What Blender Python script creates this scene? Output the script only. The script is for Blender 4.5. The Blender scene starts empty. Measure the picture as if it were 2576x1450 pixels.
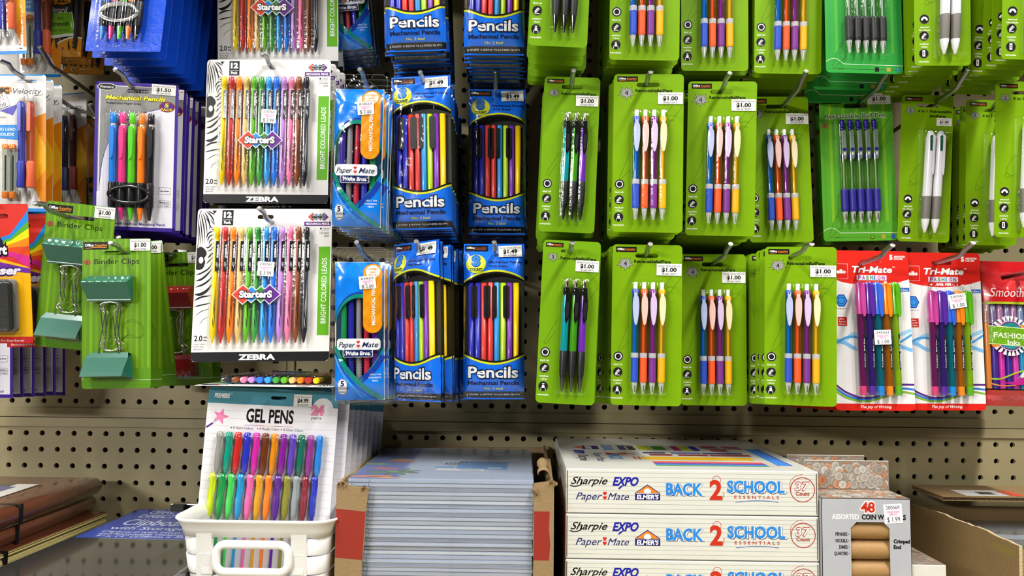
import bpy, math, random
import numpy as np
from mathutils import Vector, Matrix, Euler
random.seed(7)
R = math.radians
C = bpy.context.scene.collection
F = 1900.0; VPX, VPY = 1310.0, 855.0; CZ = 1.35; WALL = 1.20
# ------------------------------------------------------------------ camera
yv = Vector(((VPX-1288)/F, -(VPY-725)/F, -1)).normalized()
u0 = Vector((.010, 1, 0)); zv = (u0 - yv*u0.dot(yv)).normalized(); xv = yv.cross(zv)
CR = Matrix((xv, yv, zv))
cd = bpy.data.cameras.new('camera'); cam = bpy.data.objects.new('camera', cd); C.objects.link(cam)
cd.sensor_width = 36; cd.lens = F/2576*36; cd.clip_start = .01
cam.matrix_world = Matrix.Translation((0, 0, CZ)) @ CR.to_4x4()
bpy.context.scene.camera = cam
def pix(px, py, d):
    r = CR @ Vector(((px-1288)/F, -(py-725)/F, -1)); return Vector((0, 0, CZ)) + r*(d/r.y)
CRn = np.array(CR)
def proj(P):
    c = (P - np.array([0, 0, CZ])) @ CRn
    return np.stack([1288 + F*c[:, 0]/-c[:, 2], 725 - F*c[:, 1]/-c[:, 2]], 1)
# ------------------------------------------------------------------ materials
MC = {}
def lin(c):
    c = c/255.; return c/12.92 if c <= .04045 else ((c+.055)/1.055)**2.4
def col(h):
    h = h.lstrip('#'); return (lin(int(h[0:2], 16)), lin(int(h[2:4], 16)), lin(int(h[4:6], 16)), 1)
def mat(h, rough=.38, metal=0., coat=0., bump=0., bscale=60., kind='card', var=.04, alpha=1.):
    k = (h, rough, metal, coat, bump, bscale, var, kind, alpha)
    if k in MC: return MC[k]
    m = bpy.data.materials.new(kind + '_' + h.lstrip('#')); m.use_nodes = True
    nt = m.node_tree; N = nt.nodes; L = nt.links; b = N['Principled BSDF']
    b.inputs['Base Color'].default_value = col(h); b.inputs['Roughness'].default_value = rough
    b.inputs['Metallic'].default_value = metal; b.inputs['Specular IOR Level'].default_value = .22 if kind == 'card' else .5
    if coat: b.inputs['Coat Weight'].default_value = coat; b.inputs['Coat Roughness'].default_value = .08
    tc = N.new('ShaderNodeTexCoord'); nz = N.new('ShaderNodeTexNoise'); nz.inputs['Scale'].default_value = bscale
    L.new(tc.outputs['Object'], nz.inputs['Vector'])
    if var:
        mx = N.new('ShaderNodeMix'); mx.data_type = 'RGBA'; c = col(h)
        mx.inputs[6].default_value = c; mx.inputs[7].default_value = tuple(x*(1-var*3) for x in c[:3])+(1,)
        L.new(nz.outputs['Fac'], mx.inputs[0]); L.new(mx.outputs[2], b.inputs['Base Color'])
    if bump:
        bp = N.new('ShaderNodeBump'); bp.inputs['Strength'].default_value = bump; bp.inputs['Distance'].default_value = .001
        L.new(nz.outputs['Fac'], bp.inputs['Height']); L.new(bp.outputs['Normal'], b.inputs['Normal'])
    MC[k] = m; return m
def clear(name, tint='#ffffff', gl=.9, rough=.06, bump=.0, bscale=90, stretch=(1, 1, 1), base=.0, ior=1.45, haze=None, hz=.0):
    """thin clear plastic: transparent film with a fresnel gloss (and optional milky haze)"""
    if name in MC: return MC[name]
    m = bpy.data.materials.new(name); m.use_nodes = True; nt = m.node_tree; N = nt.nodes; L = nt.links
    N.remove(N['Principled BSDF']); out = N['Material Output']
    tr = N.new('ShaderNodeBsdfTransparent'); tr.inputs[0].default_value = col(tint)
    g = N.new('ShaderNodeBsdfGlossy'); g.inputs['Roughness'].default_value = rough; g.inputs[0].default_value = (gl, gl, gl, 1)
    fr = N.new('ShaderNodeFresnel'); fr.inputs[0].default_value = ior
    ad = N.new('ShaderNodeMath'); ad.operation = 'ADD'; ad.use_clamp = True; ad.inputs[1].default_value = base
    L.new(fr.outputs[0], ad.inputs[0]); mn = N.new('ShaderNodeMath'); mn.operation = 'MINIMUM'; mn.inputs[1].default_value = .13 if name == 'blister_plastic' else .3
    mx = N.new('ShaderNodeMixShader'); L.new(ad.outputs[0], mn.inputs[0]); L.new(mn.outputs[0], mx.inputs[0]); L.new(g.outputs[0], mx.inputs[2])
    last = tr
    if haze:
        df = N.new('ShaderNodeBsdfDiffuse'); df.inputs[0].default_value = col(haze)
        m2 = N.new('ShaderNodeMixShader'); m2.inputs[0].default_value = hz
        L.new(tr.outputs[0], m2.inputs[1]); L.new(df.outputs[0], m2.inputs[2]); last = m2
    L.new(last.outputs[0], mx.inputs[1]); L.new(mx.outputs[0], out.inputs['Surface'])
    if bump:
        tc = N.new('ShaderNodeTexCoord'); mp = N.new('ShaderNodeMapping'); mp.inputs['Scale'].default_value = stretch
        nz = N.new('ShaderNodeTexNoise'); nz.inputs['Scale'].default_value = bscale; nz.inputs['Detail'].default_value = 3
        bp = N.new('ShaderNodeBump'); bp.inputs['Strength'].default_value = bump; bp.inputs['Distance'].default_value = .002
        L.new(tc.outputs['Object'], mp.inputs[0]); L.new(mp.outputs[0], nz.inputs['Vector'])
        L.new(nz.outputs['Fac'], bp.inputs['Height']); L.new(bp.outputs['Normal'], g.inputs['Normal']); L.new(bp.outputs['Normal'], fr.inputs['Normal'])
    MC[name] = m; return m
BL = lambda: clear('blister_plastic', bump=.1, bscale=200, base=.0, rough=.07, ior=1.3, gl=1.)
FILM = lambda: clear('bag_film', bump=.8, bscale=60, stretch=(1, 1, .4), rough=.09, base=.0, ior=1.3, gl=.8)
WHITE, BLACK = '#f2f1ec', '#141414'
def metal(h='#b9bab6', rough=.3): return mat(h, rough, 1., kind='metal', bump=.1, bscale=300)
def plas(h, rough=.22, coat=.4): return mat(h, rough, 0, coat, kind='plastic', var=.02)
def tint(h, name=None):
    n = tuple(int(h[i:i+2], 16) for i in (1, 3, 5)); q = '#' + ''.join('%02x' % int(255-(255-v)*.5) for v in n)
    return clear('tinted_plastic_'+h.lstrip('#'), tint=q, rough=.06, base=.03, ior=1.3, haze=h, hz=.1)
# ------------------------------------------------------------------ text
TC = {}
def glyphs(s, bold, shear):
    k = (s, bold, shear)
    if k not in TC:
        cu = bpy.data.curves.new('lettering', 'FONT'); cu.body = s; cu.size = 1; cu.offset = bold; cu.shear = shear; cu.resolution_u = 3
        o = bpy.data.objects.new('lettering', cu); me = bpy.data.meshes.new_from_object(o)
        vs = [(v.co.x, v.co.y) for v in me.vertices]; fs = [tuple(p.vertices) for p in me.polygons]
        bpy.data.objects.remove(o); bpy.data.meshes.remove(me); bpy.data.curves.remove(cu)
        TC[k] = (vs, fs)
    return TC[k]
def smooth(pts, n=6):
    P = [Vector(p) for p in pts]; P = [P[0]*2-P[1]] + P + [P[-1]*2-P[-2]]; out = []
    for i in range(1, len(P)-2):
        for k in range(n):
            t = k/n; a, b, c, d = P[i-1], P[i], P[i+1], P[i+2]
            out.append(.5*((2*b)+(c-a)*t+(2*a-5*b+4*c-d)*t*t+(3*b-a-3*c+d)*t**3))
    out.append(P[-2]); return [tuple(p) for p in out]
class M:
    """collects shapes into ONE mesh; 2-D shapes are given in millimetres from the top-left corner of a W x H face"""
    def __init__(s, W=0, H=0, yf=None, mp=None):
        s.W, s.H = W, H; s.v = []; s.f = []; s.m = []; s.sm = []; s.mats = []; s.yf = yf; s.mp = mp; s.order = .012
    def mi(s, m):
        if isinstance(m, str): m = mat(m)
        if m not in s.mats: s.mats.append(m)
        return s.mats.index(m)
    def P(s, u, v, l=0):
        if s.mp: return s.mp(u, v, l)
        y = (s.yf(u, v) if s.yf else 0) - l
        return ((u-s.W/2)*.001, y*.001, (s.H-v)*.001)
    def add(s, vs, fs, m, sm=False):
        b = len(s.v); s.v += [tuple(p) for p in vs]; i = s.mi(m)
        for f in fs: s.f.append(tuple(b+k for k in f)); s.m.append(i); s.sm.append(sm)
    def poly(s, pts, l, m):
        du = max(p[0] for p in pts)-min(p[0] for p in pts)
        if s.yf and du > 7:   # convex print on a bulging wrapper follows the bulge
            a, b = min(p[0] for p in pts), max(p[0] for p in pts); n = max(3, int(du/2.5)); e = 1e-4*du; n_ = len(pts); us = [a+e+(du-2*e)*i/n for i in range(n+1)]
            us = sorted(set(us + [a+e+(du-2*e)*q for q in (.01, .03, .06, .94, .97, .99)]))
            def span(u):
                vs = []
                for i in range(n_):
                    p, q = pts[i], pts[(i+1) % n_]
                    if (p[0]-u)*(q[0]-u) <= 0 and abs(p[0]-q[0]) > 1e-9: vs.append(p[1]+(q[1]-p[1])*(u-p[0])/(q[0]-p[0]))
                return min(vs), max(vs)
            sp = {u: span(u) for u in us}; s.strip(us, lambda u: sp[u][0], lambda u: sp[u][1], max(2, int((max(p[1] for p in pts)-min(p[1] for p in pts))/3)), l, m, False); return
        s.add([s.P(u, v, l) for u, v in pts], [tuple(range(len(pts)))], m)
    def rect(s, u0, v0, u1, v1, l, m, r=0):
        if r: return s.poly(rr(u0, v0, u1, v1, r), l, m)
        s.poly([(u0, v0), (u1, v0), (u1, v1), (u0, v1)], l, m)
    def ell(s, u, v, a, b, l, m, n=24, rot=0):
        c, q = math.cos(rot), math.sin(rot)
        s.poly([(u+a*math.cos(t)*c-b*math.sin(t)*q, v+a*math.cos(t)*q+b*math.sin(t)*c) for t in [2*math.pi*i/n for i in range(n)]], l, m)
    def ring(s, u, v, a, b, w, l, m, n=28):
        vs = []
        for i in range(n):
            t = 2*math.pi*i/n
            vs += [s.P(u+a*math.cos(t), v+b*math.sin(t), l), s.P(u+(a-w)*math.cos(t), v+(b-w)*math.sin(t), l)]
        s.add(vs, [(2*i, 2*i+1, (2*i+3) % (2*n), (2*i+2) % (2*n)) for i in range(n)], m)
    def line(s, pts, w, l, m, sm=True, taper=False):
        if sm and len(pts) > 2: pts = smooth(pts)
        vs = []; n = len(pts)
        for i, p in enumerate(pts):
            a = pts[max(0, i-1)]; b = pts[min(n-1, i+1)]; dx, dy = b[0]-a[0], b[1]-a[1]; q = math.hypot(dx, dy) or 1
            ww = w/2 * (max(.12, math.sin(math.pi*min(.5, max(.04, min(1.6*i/(n-1), 1-i/(n-1)))))) if taper else 1)
            vs += [s.P(p[0]-dy/q*ww, p[1]+dx/q*ww, l), s.P(p[0]+dy/q*ww, p[1]-dx/q*ww, l)]
        s.add(vs, [(2*i, 2*i+1, 2*i+3, 2*i+2) for i in range(n-1)], m)
    def text(s, t, u0, u1, v, h, l, m, bold=.0, shear=0., rot=0., fit=True, piv=None):
        """text from u0 to u1 on baseline v with capital height h (rot in degrees, about its own start)"""
        vs, fs = glyphs(t, bold, shear)
        if not vs: return
        hh = glyphs('H', 0, 0)[0]; cap = max(y for x, y in hh)
        x0 = min(x for x, y in vs); x1 = max(x for x, y in vs); sy = h/cap; sx = (u1-u0)/(x1-x0)
        c, q = math.cos(R(rot)), math.sin(R(rot)); out = []
        for x, y in vs:
            a = (x-x0)*sx; b = y*sy; out.append(s.P(u0 + a*c - b*q, v - a*q - b*c, l))
        s.add(out, fs, m)
    def otext(s, t, u0, u1, v, h, l, m, om, ow=.06, bold=0., shear=0., rot=0.):
        o = ow*h*1.3
        s.text(t, u0-o, u1+o, v+o*.6, h+o*1.2, l, om, bold+ow, shear, rot); s.text(t, u0, u1, v, h, l+.12, m, bold, shear, rot)
    def box(s, x0, x1, y0, y1, z0, z1, m, sm=False, bev=0):
        """millimetres in the object's own axes"""
        if not bev:
            v = [(x*.001, y*.001, z*.001) for x in (x0, x1) for y in (y0, y1) for z in (z0, z1)]
            s.add(v, [(0, 1, 3, 2), (4, 6, 7, 5), (0, 4, 5, 1), (2, 3, 7, 6), (0, 2, 6, 4), (1, 5, 7, 3)], m); return
        a = rr(x0, -z1, x1, -z0, bev, 3); n = len(a); b = bev*.6
        cx, cz = (x0+x1)/2, (z0+z1)/2; vs = []
        for y, k in ((y0, b), (y0+b, 0), (y1-b, 0), (y1, b)):
            for (x, z) in a:
                z = -z; fx = (abs(x-cx)-k)/max(abs(x-cx), 1e-6) if abs(x-cx) > 1e-6 else 1; fz = (abs(z-cz)-k)/max(abs(z-cz), 1e-6) if abs(z-cz) > 1e-6 else 1
                vs.append(((cx+(x-cx)*fx)*.001, y*.001, (cz+(z-cz)*fz)*.001))
        fs = [(j*n+i, j*n+(i+1) % n, (j+1)*n+(i+1) % n, (j+1)*n+i) for j in range(3) for i in range(n)]
        s.add(vs, fs, m, sm); s.add(vs[:n], [tuple(range(n))[::-1]], m); s.add(vs[3*n:], [tuple(range(n))], m)
    def slab(s, pts, l0, l1, m, back=None):
        n = len(pts); a = [s.P(u, v, l1) for u, v in pts]; b = [s.P(u, v, l0) for u, v in pts]
        s.add(a, [tuple(range(n))], m); s.add(b, [tuple(range(n))[::-1]], back or m)
        s.add(a+b, [(i, (i+1) % n, n+(i+1) % n, n+i) for i in range(n)], m)
    def lathe(s, u, prof, y, m, n=12, fl=1., tilt=0., v0=0., ex=0.):
        """turned shape running down the face; prof = [(v, radius)]; y = distance of its axis in front of the card"""
        vs = []
        for v, r in prof:
            uu = u + tilt*(v-v0)
            for i in range(n):
                t = 2*math.pi*i/n
                x, _, z = s.P(uu + r*math.cos(t), v); vs.append((x, -(y + r*fl*math.sin(t))*.001, z))
        k = len(prof)
        s.add(vs, [(j*n+i, j*n+(i+1) % n, (j+1)*n+(i+1) % n, (j+1)*n+i) for j in range(k-1) for i in range(n)], m, True)
        s.add(vs[:n], [tuple(range(n))[::-1]], m); s.add(vs[-n:], [tuple(range(n))], m)
    def tube(s, path, r, m, n=8, cap=True, capm=None):
        """path in metres"""
        P = [Vector(p) for p in path]; vs = []; up = Vector((0, 0, 1)); k = len(P)
        for i, p in enumerate(P):
            t = (P[min(k-1, i+1)]-P[max(0, i-1)]).normalized()
            a = t.cross(up); a = a.normalized() if a.length > .05 else t.cross(Vector((0, 1, 0))).normalized()
            b = a.cross(t)
            vs += [p + a*r*math.cos(2*math.pi*j/n) + b*r*math.sin(2*math.pi*j/n) for j in range(n)]
        s.add(vs, [(j*n+i, (j+1)*n+i, (j+1)*n+(i+1) % n, j*n+(i+1) % n) for j in range(k-1) for i in range(n)], m, True)
        if cap: s.add(vs[:n], [tuple(range(n))], capm or m); s.add(vs[-n:], [tuple(range(n))[::-1]], m)
    def strip(s, us, top, bot, nv, l, m, sm=True):
        vs = [s.P(u, top(u)+(bot(u)-top(u))*j/nv, l) for u in us for j in range(nv+1)]; k = nv+1
        s.add(vs, [(i*k+j, (i+1)*k+j, (i+1)*k+j+1, i*k+j+1) for i in range(len(us)-1) for j in range(nv)], m, sm)
    def merge(s, o):
        b = len(s.v); s.v += o.v
        ix = [s.mi(m) for m in o.mats]
        s.f += [tuple(b+k for k in f) for f in o.f]; s.m += [ix[i] for i in o.m]; s.sm += o.sm; return s
    def mesh(s, name):
        me = bpy.data.meshes.new(name); me.from_pydata(s.v, [], s.f)
        for m in s.mats: me.materials.append(m)
        me.polygons.foreach_set('material_index', s.m); me.polygons.foreach_set('use_smooth', s.sm); me.update(); return me
def rr(u0, v0, u1, v1, r, n=4):
    out = []
    for cx, cy, a in ((u0+r, v0+r, 180), (u1-r, v0+r, 270), (u1-r, v1-r, 0), (u0+r, v1-r, 90)):
        out += [(cx+r*math.cos(R(a+90*i/n)), cy+r*math.sin(R(a+90*i/n))) for i in range(n+1)]
    return out
def link(name, me, parent=None):
    o = bpy.data.objects.new(name, me); C.objects.link(o)
    if parent: o.parent = parent
    return o
def tag(o, label, cat, group=None, kind=None):
    if label: o['label'] = label
    if cat: o['category'] = cat
    if group: o['group'] = group
    if kind: o['kind'] = kind
    return o
def empty(name, loc, label, cat, group=None):
    o = bpy.data.objects.new(name, None); C.objects.link(o); o.location = loc; o.empty_display_size = .01
    return tag(o, label, cat, group)
# ------------------------------------------------------------------ pack building blocks
def board(Mm, W, H, base, r=5, slot=None, back='#d8d4c8', th=.5):
    """a card with rounded corners and a real hang hole (slot = u0,v0,u1,v1)"""
    if not slot:
        Mm.slab(rr(0, 0, W, H, r), -th, 0, base, back); return
    a, b, c, d = slot; mid = (a+c)/2; q = (d-b)/2*.98
    o = rr(0, 0, W, H, r, 4); h = rr(a, b, c, d, q, 4)
    TL, TR, BR, BLc = o[0:5], o[5:10], o[10:15], o[15:20]; hTL, hTR, hBR, hBL = h[0:5], h[5:10], h[10:15], h[15:20]
    left = [(mid, 0)] + TL[::-1] + BLc[::-1] + [(mid, H), (mid, d)] + hBL + hTL + [(mid, b)]
    right = [(mid, 0)] + TR + BR + [(mid, H), (mid, d)] + hBR[::-1] + hTR[::-1] + [(mid, b)]
    Mm.slab(left[::-1], -th, 0, base, back); Mm.slab(right, -th, 0, base, back)
def sticker(W, H, u0, v0, u1, v1, price, sku, rot=0, yf=None, l=.8):
    l = 1.5 if yf else l; tl = 1. if yf else .12; m = M(W, H); cu, cv = (u0+u1)/2, (v0+v1)/2; c, q = math.cos(R(rot)), math.sin(R(rot)); base = M(W, H, yf)
    m.mp = lambda u, v, ll: base.P(cu+(u-cu)*c+(v-cv)*q, cv-(u-cu)*q+(v-cv)*c, ll)
    w, h = u1-u0, v1-v0
    if yf: l += .3; m.strip([u0+(u1-u0)*i/8 for i in range(9)], lambda u: v0, lambda u: v1, 6, l, mat('#f0efea', .7), False)
    else: m.slab([(u0, v0), (u1, v0), (u1, v1), (u0, v1)], l-.1, l, mat('#f0efea', .7))
    m.text('Ocean State Job Lot', u0+w*.05, u1-w*.05, v0+h*.24, h*.13, l+tl, '#444444')
    m.text(price, u0+w*.2, u1-w*.2, v0+h*.67, h*.33, l+tl, BLACK, .03)
    if sku: m.text('SKU#'+sku, u0+w*.2, u1-w*.2, v0+h*.93, h*.15, l+tl, '#444444')
    return m
def gunlabel(W, H, u0, v0, u1, v1, top, price, rot=0, l=.8, yf=None):
    tl = 1. if yf else .12; m = M(W, H); cu, cv = (u0+u1)/2, (v0+v1)/2; c, q = math.cos(R(rot)), math.sin(R(rot)); base = M(W, H, yf)
    m.mp = lambda u, v, ll: base.P(cu+(u-cu)*c+(v-cv)*q, cv-(u-cu)*q+(v-cv)*c, ll)
    w, h = u1-u0, v1-v0
    if yf: l += .3; m.strip([u0+(u1-u0)*i/8 for i in range(9)], lambda u: v0, lambda u: v1, 6, l, mat('#f4f3f4', .7), False)
    else: m.slab([(u0, v0), (u1, v0), (u1, v1), (u0, v1)], l-.1, l, '#f4f3f4')
    m.text(top, u0+w*.12, u1-w*.12, v0+h*.26, h*.17, l+tl, '#3a3a3a')
    m.text('OCEAN STATE', u0+w*.15, u1-w*.15, v0+h*.46, h*.1, l+tl, '#d96ab5', .02)
    m.text('JOB LOT', u0+w*.3, u1-w*.3, v0+h*.58, h*.09, l+tl, '#d96ab5', .02)
    m.text(price, u0+w*.15, u1-w*.15, v0+h*.92, h*.25, l+tl, '#3a3a3a')
    return m
def edge(a, lo, hi, w): return max(0., min(1., (a-lo)/w, (hi-a)/w))**.5
def blister(W, H, u0, v0, u1, v1, xs, dep=11, ridge=2.5, r=4.5, cut=1.8, wav=.15, mt=None, tiltf=0):
    m = M(W, H); us = [u0, u0+.5, u0+1.1, u0+cut]; n = max(8, int((u1-u0)/1.7))
    us += [u0+cut+(u1-u0-2*cut)*i/n for i in range(1, n)] + [u1-cut, u1-1.1, u1-.5, u1]
    vs = [v0, v0+.6, v0+1.3, v0+cut]; k = max(6, int((v1-v0)/7)); vs += [v0+cut+(v1-v0-2*cut)*i/k for i in range(1, k)] + [v1-cut, v1-1.3, v1-.6, v1]
    def yy(u, v):
        e = min(edge(u, u0, u1, cut), edge(v, v0, v1, cut))
        rg = 0
        for x in xs:
            t = (u-x-tiltf*(v-v0))/(r*1.25)
            if abs(t) < 1: rg = max(rg, .5+.5*math.cos(math.pi*t))
        return -e*(dep-ridge*.6+ridge*.6*rg + wav*math.sin(v*.9+u*.7))
    g = m; pts = []
    for u in us:
        for v in vs: x, _, z = m.P(u, v); pts.append((x, yy(u, v)*.001-.0002, z))
    q = len(vs); m.add(pts, [(i*q+j, (i+1)*q+j, (i+1)*q+j+1, i*q+j+1) for i in range(len(us)-1) for j in range(q-1)], mt or BL(), True)
    # sealed flange around the bubble
    for a, b, c, d in ((u0-3, v0-3, u1+3, v0), (u0-3, v1, u1+3, v1+3), (u0-3, v0, u0, v1), (u1, v0, u1+3, v1)): m.rect(a, b, c, d, .55, mt or BL())
    return m
def burst(m, u, v, r, n, l, fill, line, t, tc='#222222', sq=.8):
    for k, (rad, mm) in enumerate(((1.12, line), (1., fill))):
        pts = []
        for i in range(2*n):
            a = math.pi*i/n; q = (r*(1 if i % 4 else .8) if i % 2 == 0 else r*.5)*rad; pts.append((u+q*math.sin(a), v-q*math.cos(a)*sq))
        m.poly(pts[::-1], l+.12*k, mm)
    if t: m.text(t, u-r*.18, u+r*.18, v+r*.28, r*.55, l+.36, tc)
def logo(m, u0, v0, u1, v1, l=.12, c2='#e07a2a'):
    w, h = u1-u0, v1-v0; m.rect(u0, v0, u1, v1, l, BLACK)
    m.text('Office', u0+w*.06, u0+w*.41, v0+h*.58, h*.33, l+.12, '#ffffff', .03, .15); m.text('Supplies', u0+w*.45, u1-w*.06, v0+h*.58, h*.33, l+.12, c2, .01, .15)
    m.line([(u0+w*.08, v0+h*.85), (u0+w*.5, v0+h*.72), (u1-w*.08, v0+h*.75)], h*.06, l+.12, c2)
def icons(m, pts, r, kinds, texts):
    for (u, v), k, tx in zip(pts, kinds, texts):
        m.ell(u, v, r, r, .12, '#1c1c1a'); m.ring(u, v, r, r, r*.08, .24, '#5a5a55')
        if k == 'dot': m.ring(u, v, r*.72, r*.72, r*.18, .3, '#ffffff')
        if k == 'pen':
            m.poly([(u+r*.1, v-r*.6), (u+r*.55, v-r*.3), (u-r*.1, v+r*.4), (u-r*.55, v+r*.5), (u-r*.45, v+r*.05)], .3, '#e9e9e4')
            m.line([(u-r*.5, v+r*.62), (u+r*.45, v+r*.62)], r*.1, .3, '#ffffff'); m.line([(u-r*.28, v+r*.15), (u+r*.3, v-r*.4)], r*.08, .36, '#1c1c1a'); m.line([(u-r*.1, v+r*.28), (u+r*.42, v-r*.25)], r*.08, .36, '#1c1c1a')
        if k == 'press':
            m.rect(u-r*.25, v-r*.25, u+r*.25, v+r*.25, .3, '#ffffff'); m.line([(u-r*.45, v+r*.85), (u-r*.45, v+r*.3), (u+r*.45, v+r*.3), (u+r*.45, v+r*.85)], r*.1, .3, '#ffffff', False)
            m.poly([(u-r*.3, v-r*.6), (u+r*.3, v-r*.6), (u, v-r*.3)], .3, '#ffffff')
        if k == 'arch': m.line([(u-r*.6, v+r*.25), (u-r*.3, v-r*.2), (u, v-r*.3), (u+r*.3, v-r*.2), (u+r*.6, v+r*.25)], r*.4, .3, '#ffffff')
        if k == 'tube': m.rect(u-r*.28, v-r*.7, u+r*.28, v+r*.6, .3, '#ffffff'); m.rect(u-r*.08, v-r*.45, u+r*.08, v+r*.35, .36, '#1c1c1a')
        y = v+r*1.55
        for t, w in tx: m.text(t, u-w/2, u+w/2, y+r*.3, r*.38, .24, '#eef3d8', .02); y += r*.62
class T:
    """template of a pack: parts = [(name, M, [(sub name, M)], label or None)]"""
    def __init__(s, name, cat, W, H): s.name, s.cat, s.W, s.H = name, cat, W, H; s.parts = []; s.full = s.low = None
    def part(s, name, m, subs=(), label=None): s.parts.append((name, m, list(subs), label)); return s
    def put(s, mw, label, group=None, full=True, nocard=()):
        if s.full is None:
            s.full = [(n, m.mesh(n), [(a, b.mesh(a)) for a, b in sub], lb) for n, m, sub, lb in s.parts]
            s.low = []
            for n, m, sub, lb in s.parts:
                if not sub: s.low.append((n, s.full[len(s.low)][1], lb)); continue
                q = M(m.W, m.H).merge(m)
                for a, b in sub: q.merge(b)
                s.low.append((n, q.mesh(n), lb))
        o = bpy.data.objects.new(s.name, None); C.objects.link(o); o.empty_display_size = .01; o.matrix_world = mw; tag(o, label, s.cat, group)
        if full:
            for n, me, sub, lb in s.full:
                c = link(n, me, o)
                if lb: c['label'] = lb
                for a, b in sub: link(a, b, c)
        else:
            for n, me, lb in s.low:
                c = link(n, me, o)
                if lb: c['label'] = lb
        return o
def solve(W, H, cs, d=None, yaw=8., lean=3., roll=None, sig=2.5):
    """pose (4x4) of a W x H mm card, origin at bottom centre, from its corners TL,TR,BR,BL in the photograph"""
    W *= .001; H *= .001; L = np.array([[-W/2, 0, H], [W/2, 0, H], [W/2, 0, 0], [-W/2, 0, 0]])
    cs = np.array(cs, float); wpx = (np.hypot(*(cs[1]-cs[0]))+np.hypot(*(cs[2]-cs[3])))/2; hpx = (np.hypot(*(cs[3]-cs[0]))+np.hypot(*(cs[2]-cs[1])))/2
    d0 = d or F*max(W/wpx, 0)/1 if yaw < 20 else F*H/hpx; d0 = d or d0
    c = cs.mean(0); p0 = pix(c[0], c[1], d0); x = np.array([p0.x, p0.y, p0.z, 0., 0., 0.])
    Hc = np.array([0, 0, H/2])
    def res(x):
        Rm = np.array(Euler((x[3], x[4], x[5]), 'XYZ').to_matrix()); P = (L-Hc) @ Rm.T + x[:3]
        r = ((proj(P)-cs)/sig).ravel()
        return np.concatenate([r, [x[3]/R(lean), x[5]/R(yaw), (x[1]-d0)/(.004 if d else .03)]])
    for it in range(25):
        r = res(x); J = np.zeros((len(r), 6))
        for i in range(6):
            e = np.zeros(6); e[i] = 1e-5; J[:, i] = (res(x+e)-r)/1e-5
        x = x - np.linalg.solve(J.T@J+1e-9*np.eye(6), J.T@r)
    Rm = Euler((x[3], x[4], x[5]), 'XYZ').to_matrix().to_4x4()
    return Matrix.Translation(x[:3]) @ Rm @ Matrix.Translation((0, 0, -H/2))
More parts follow.
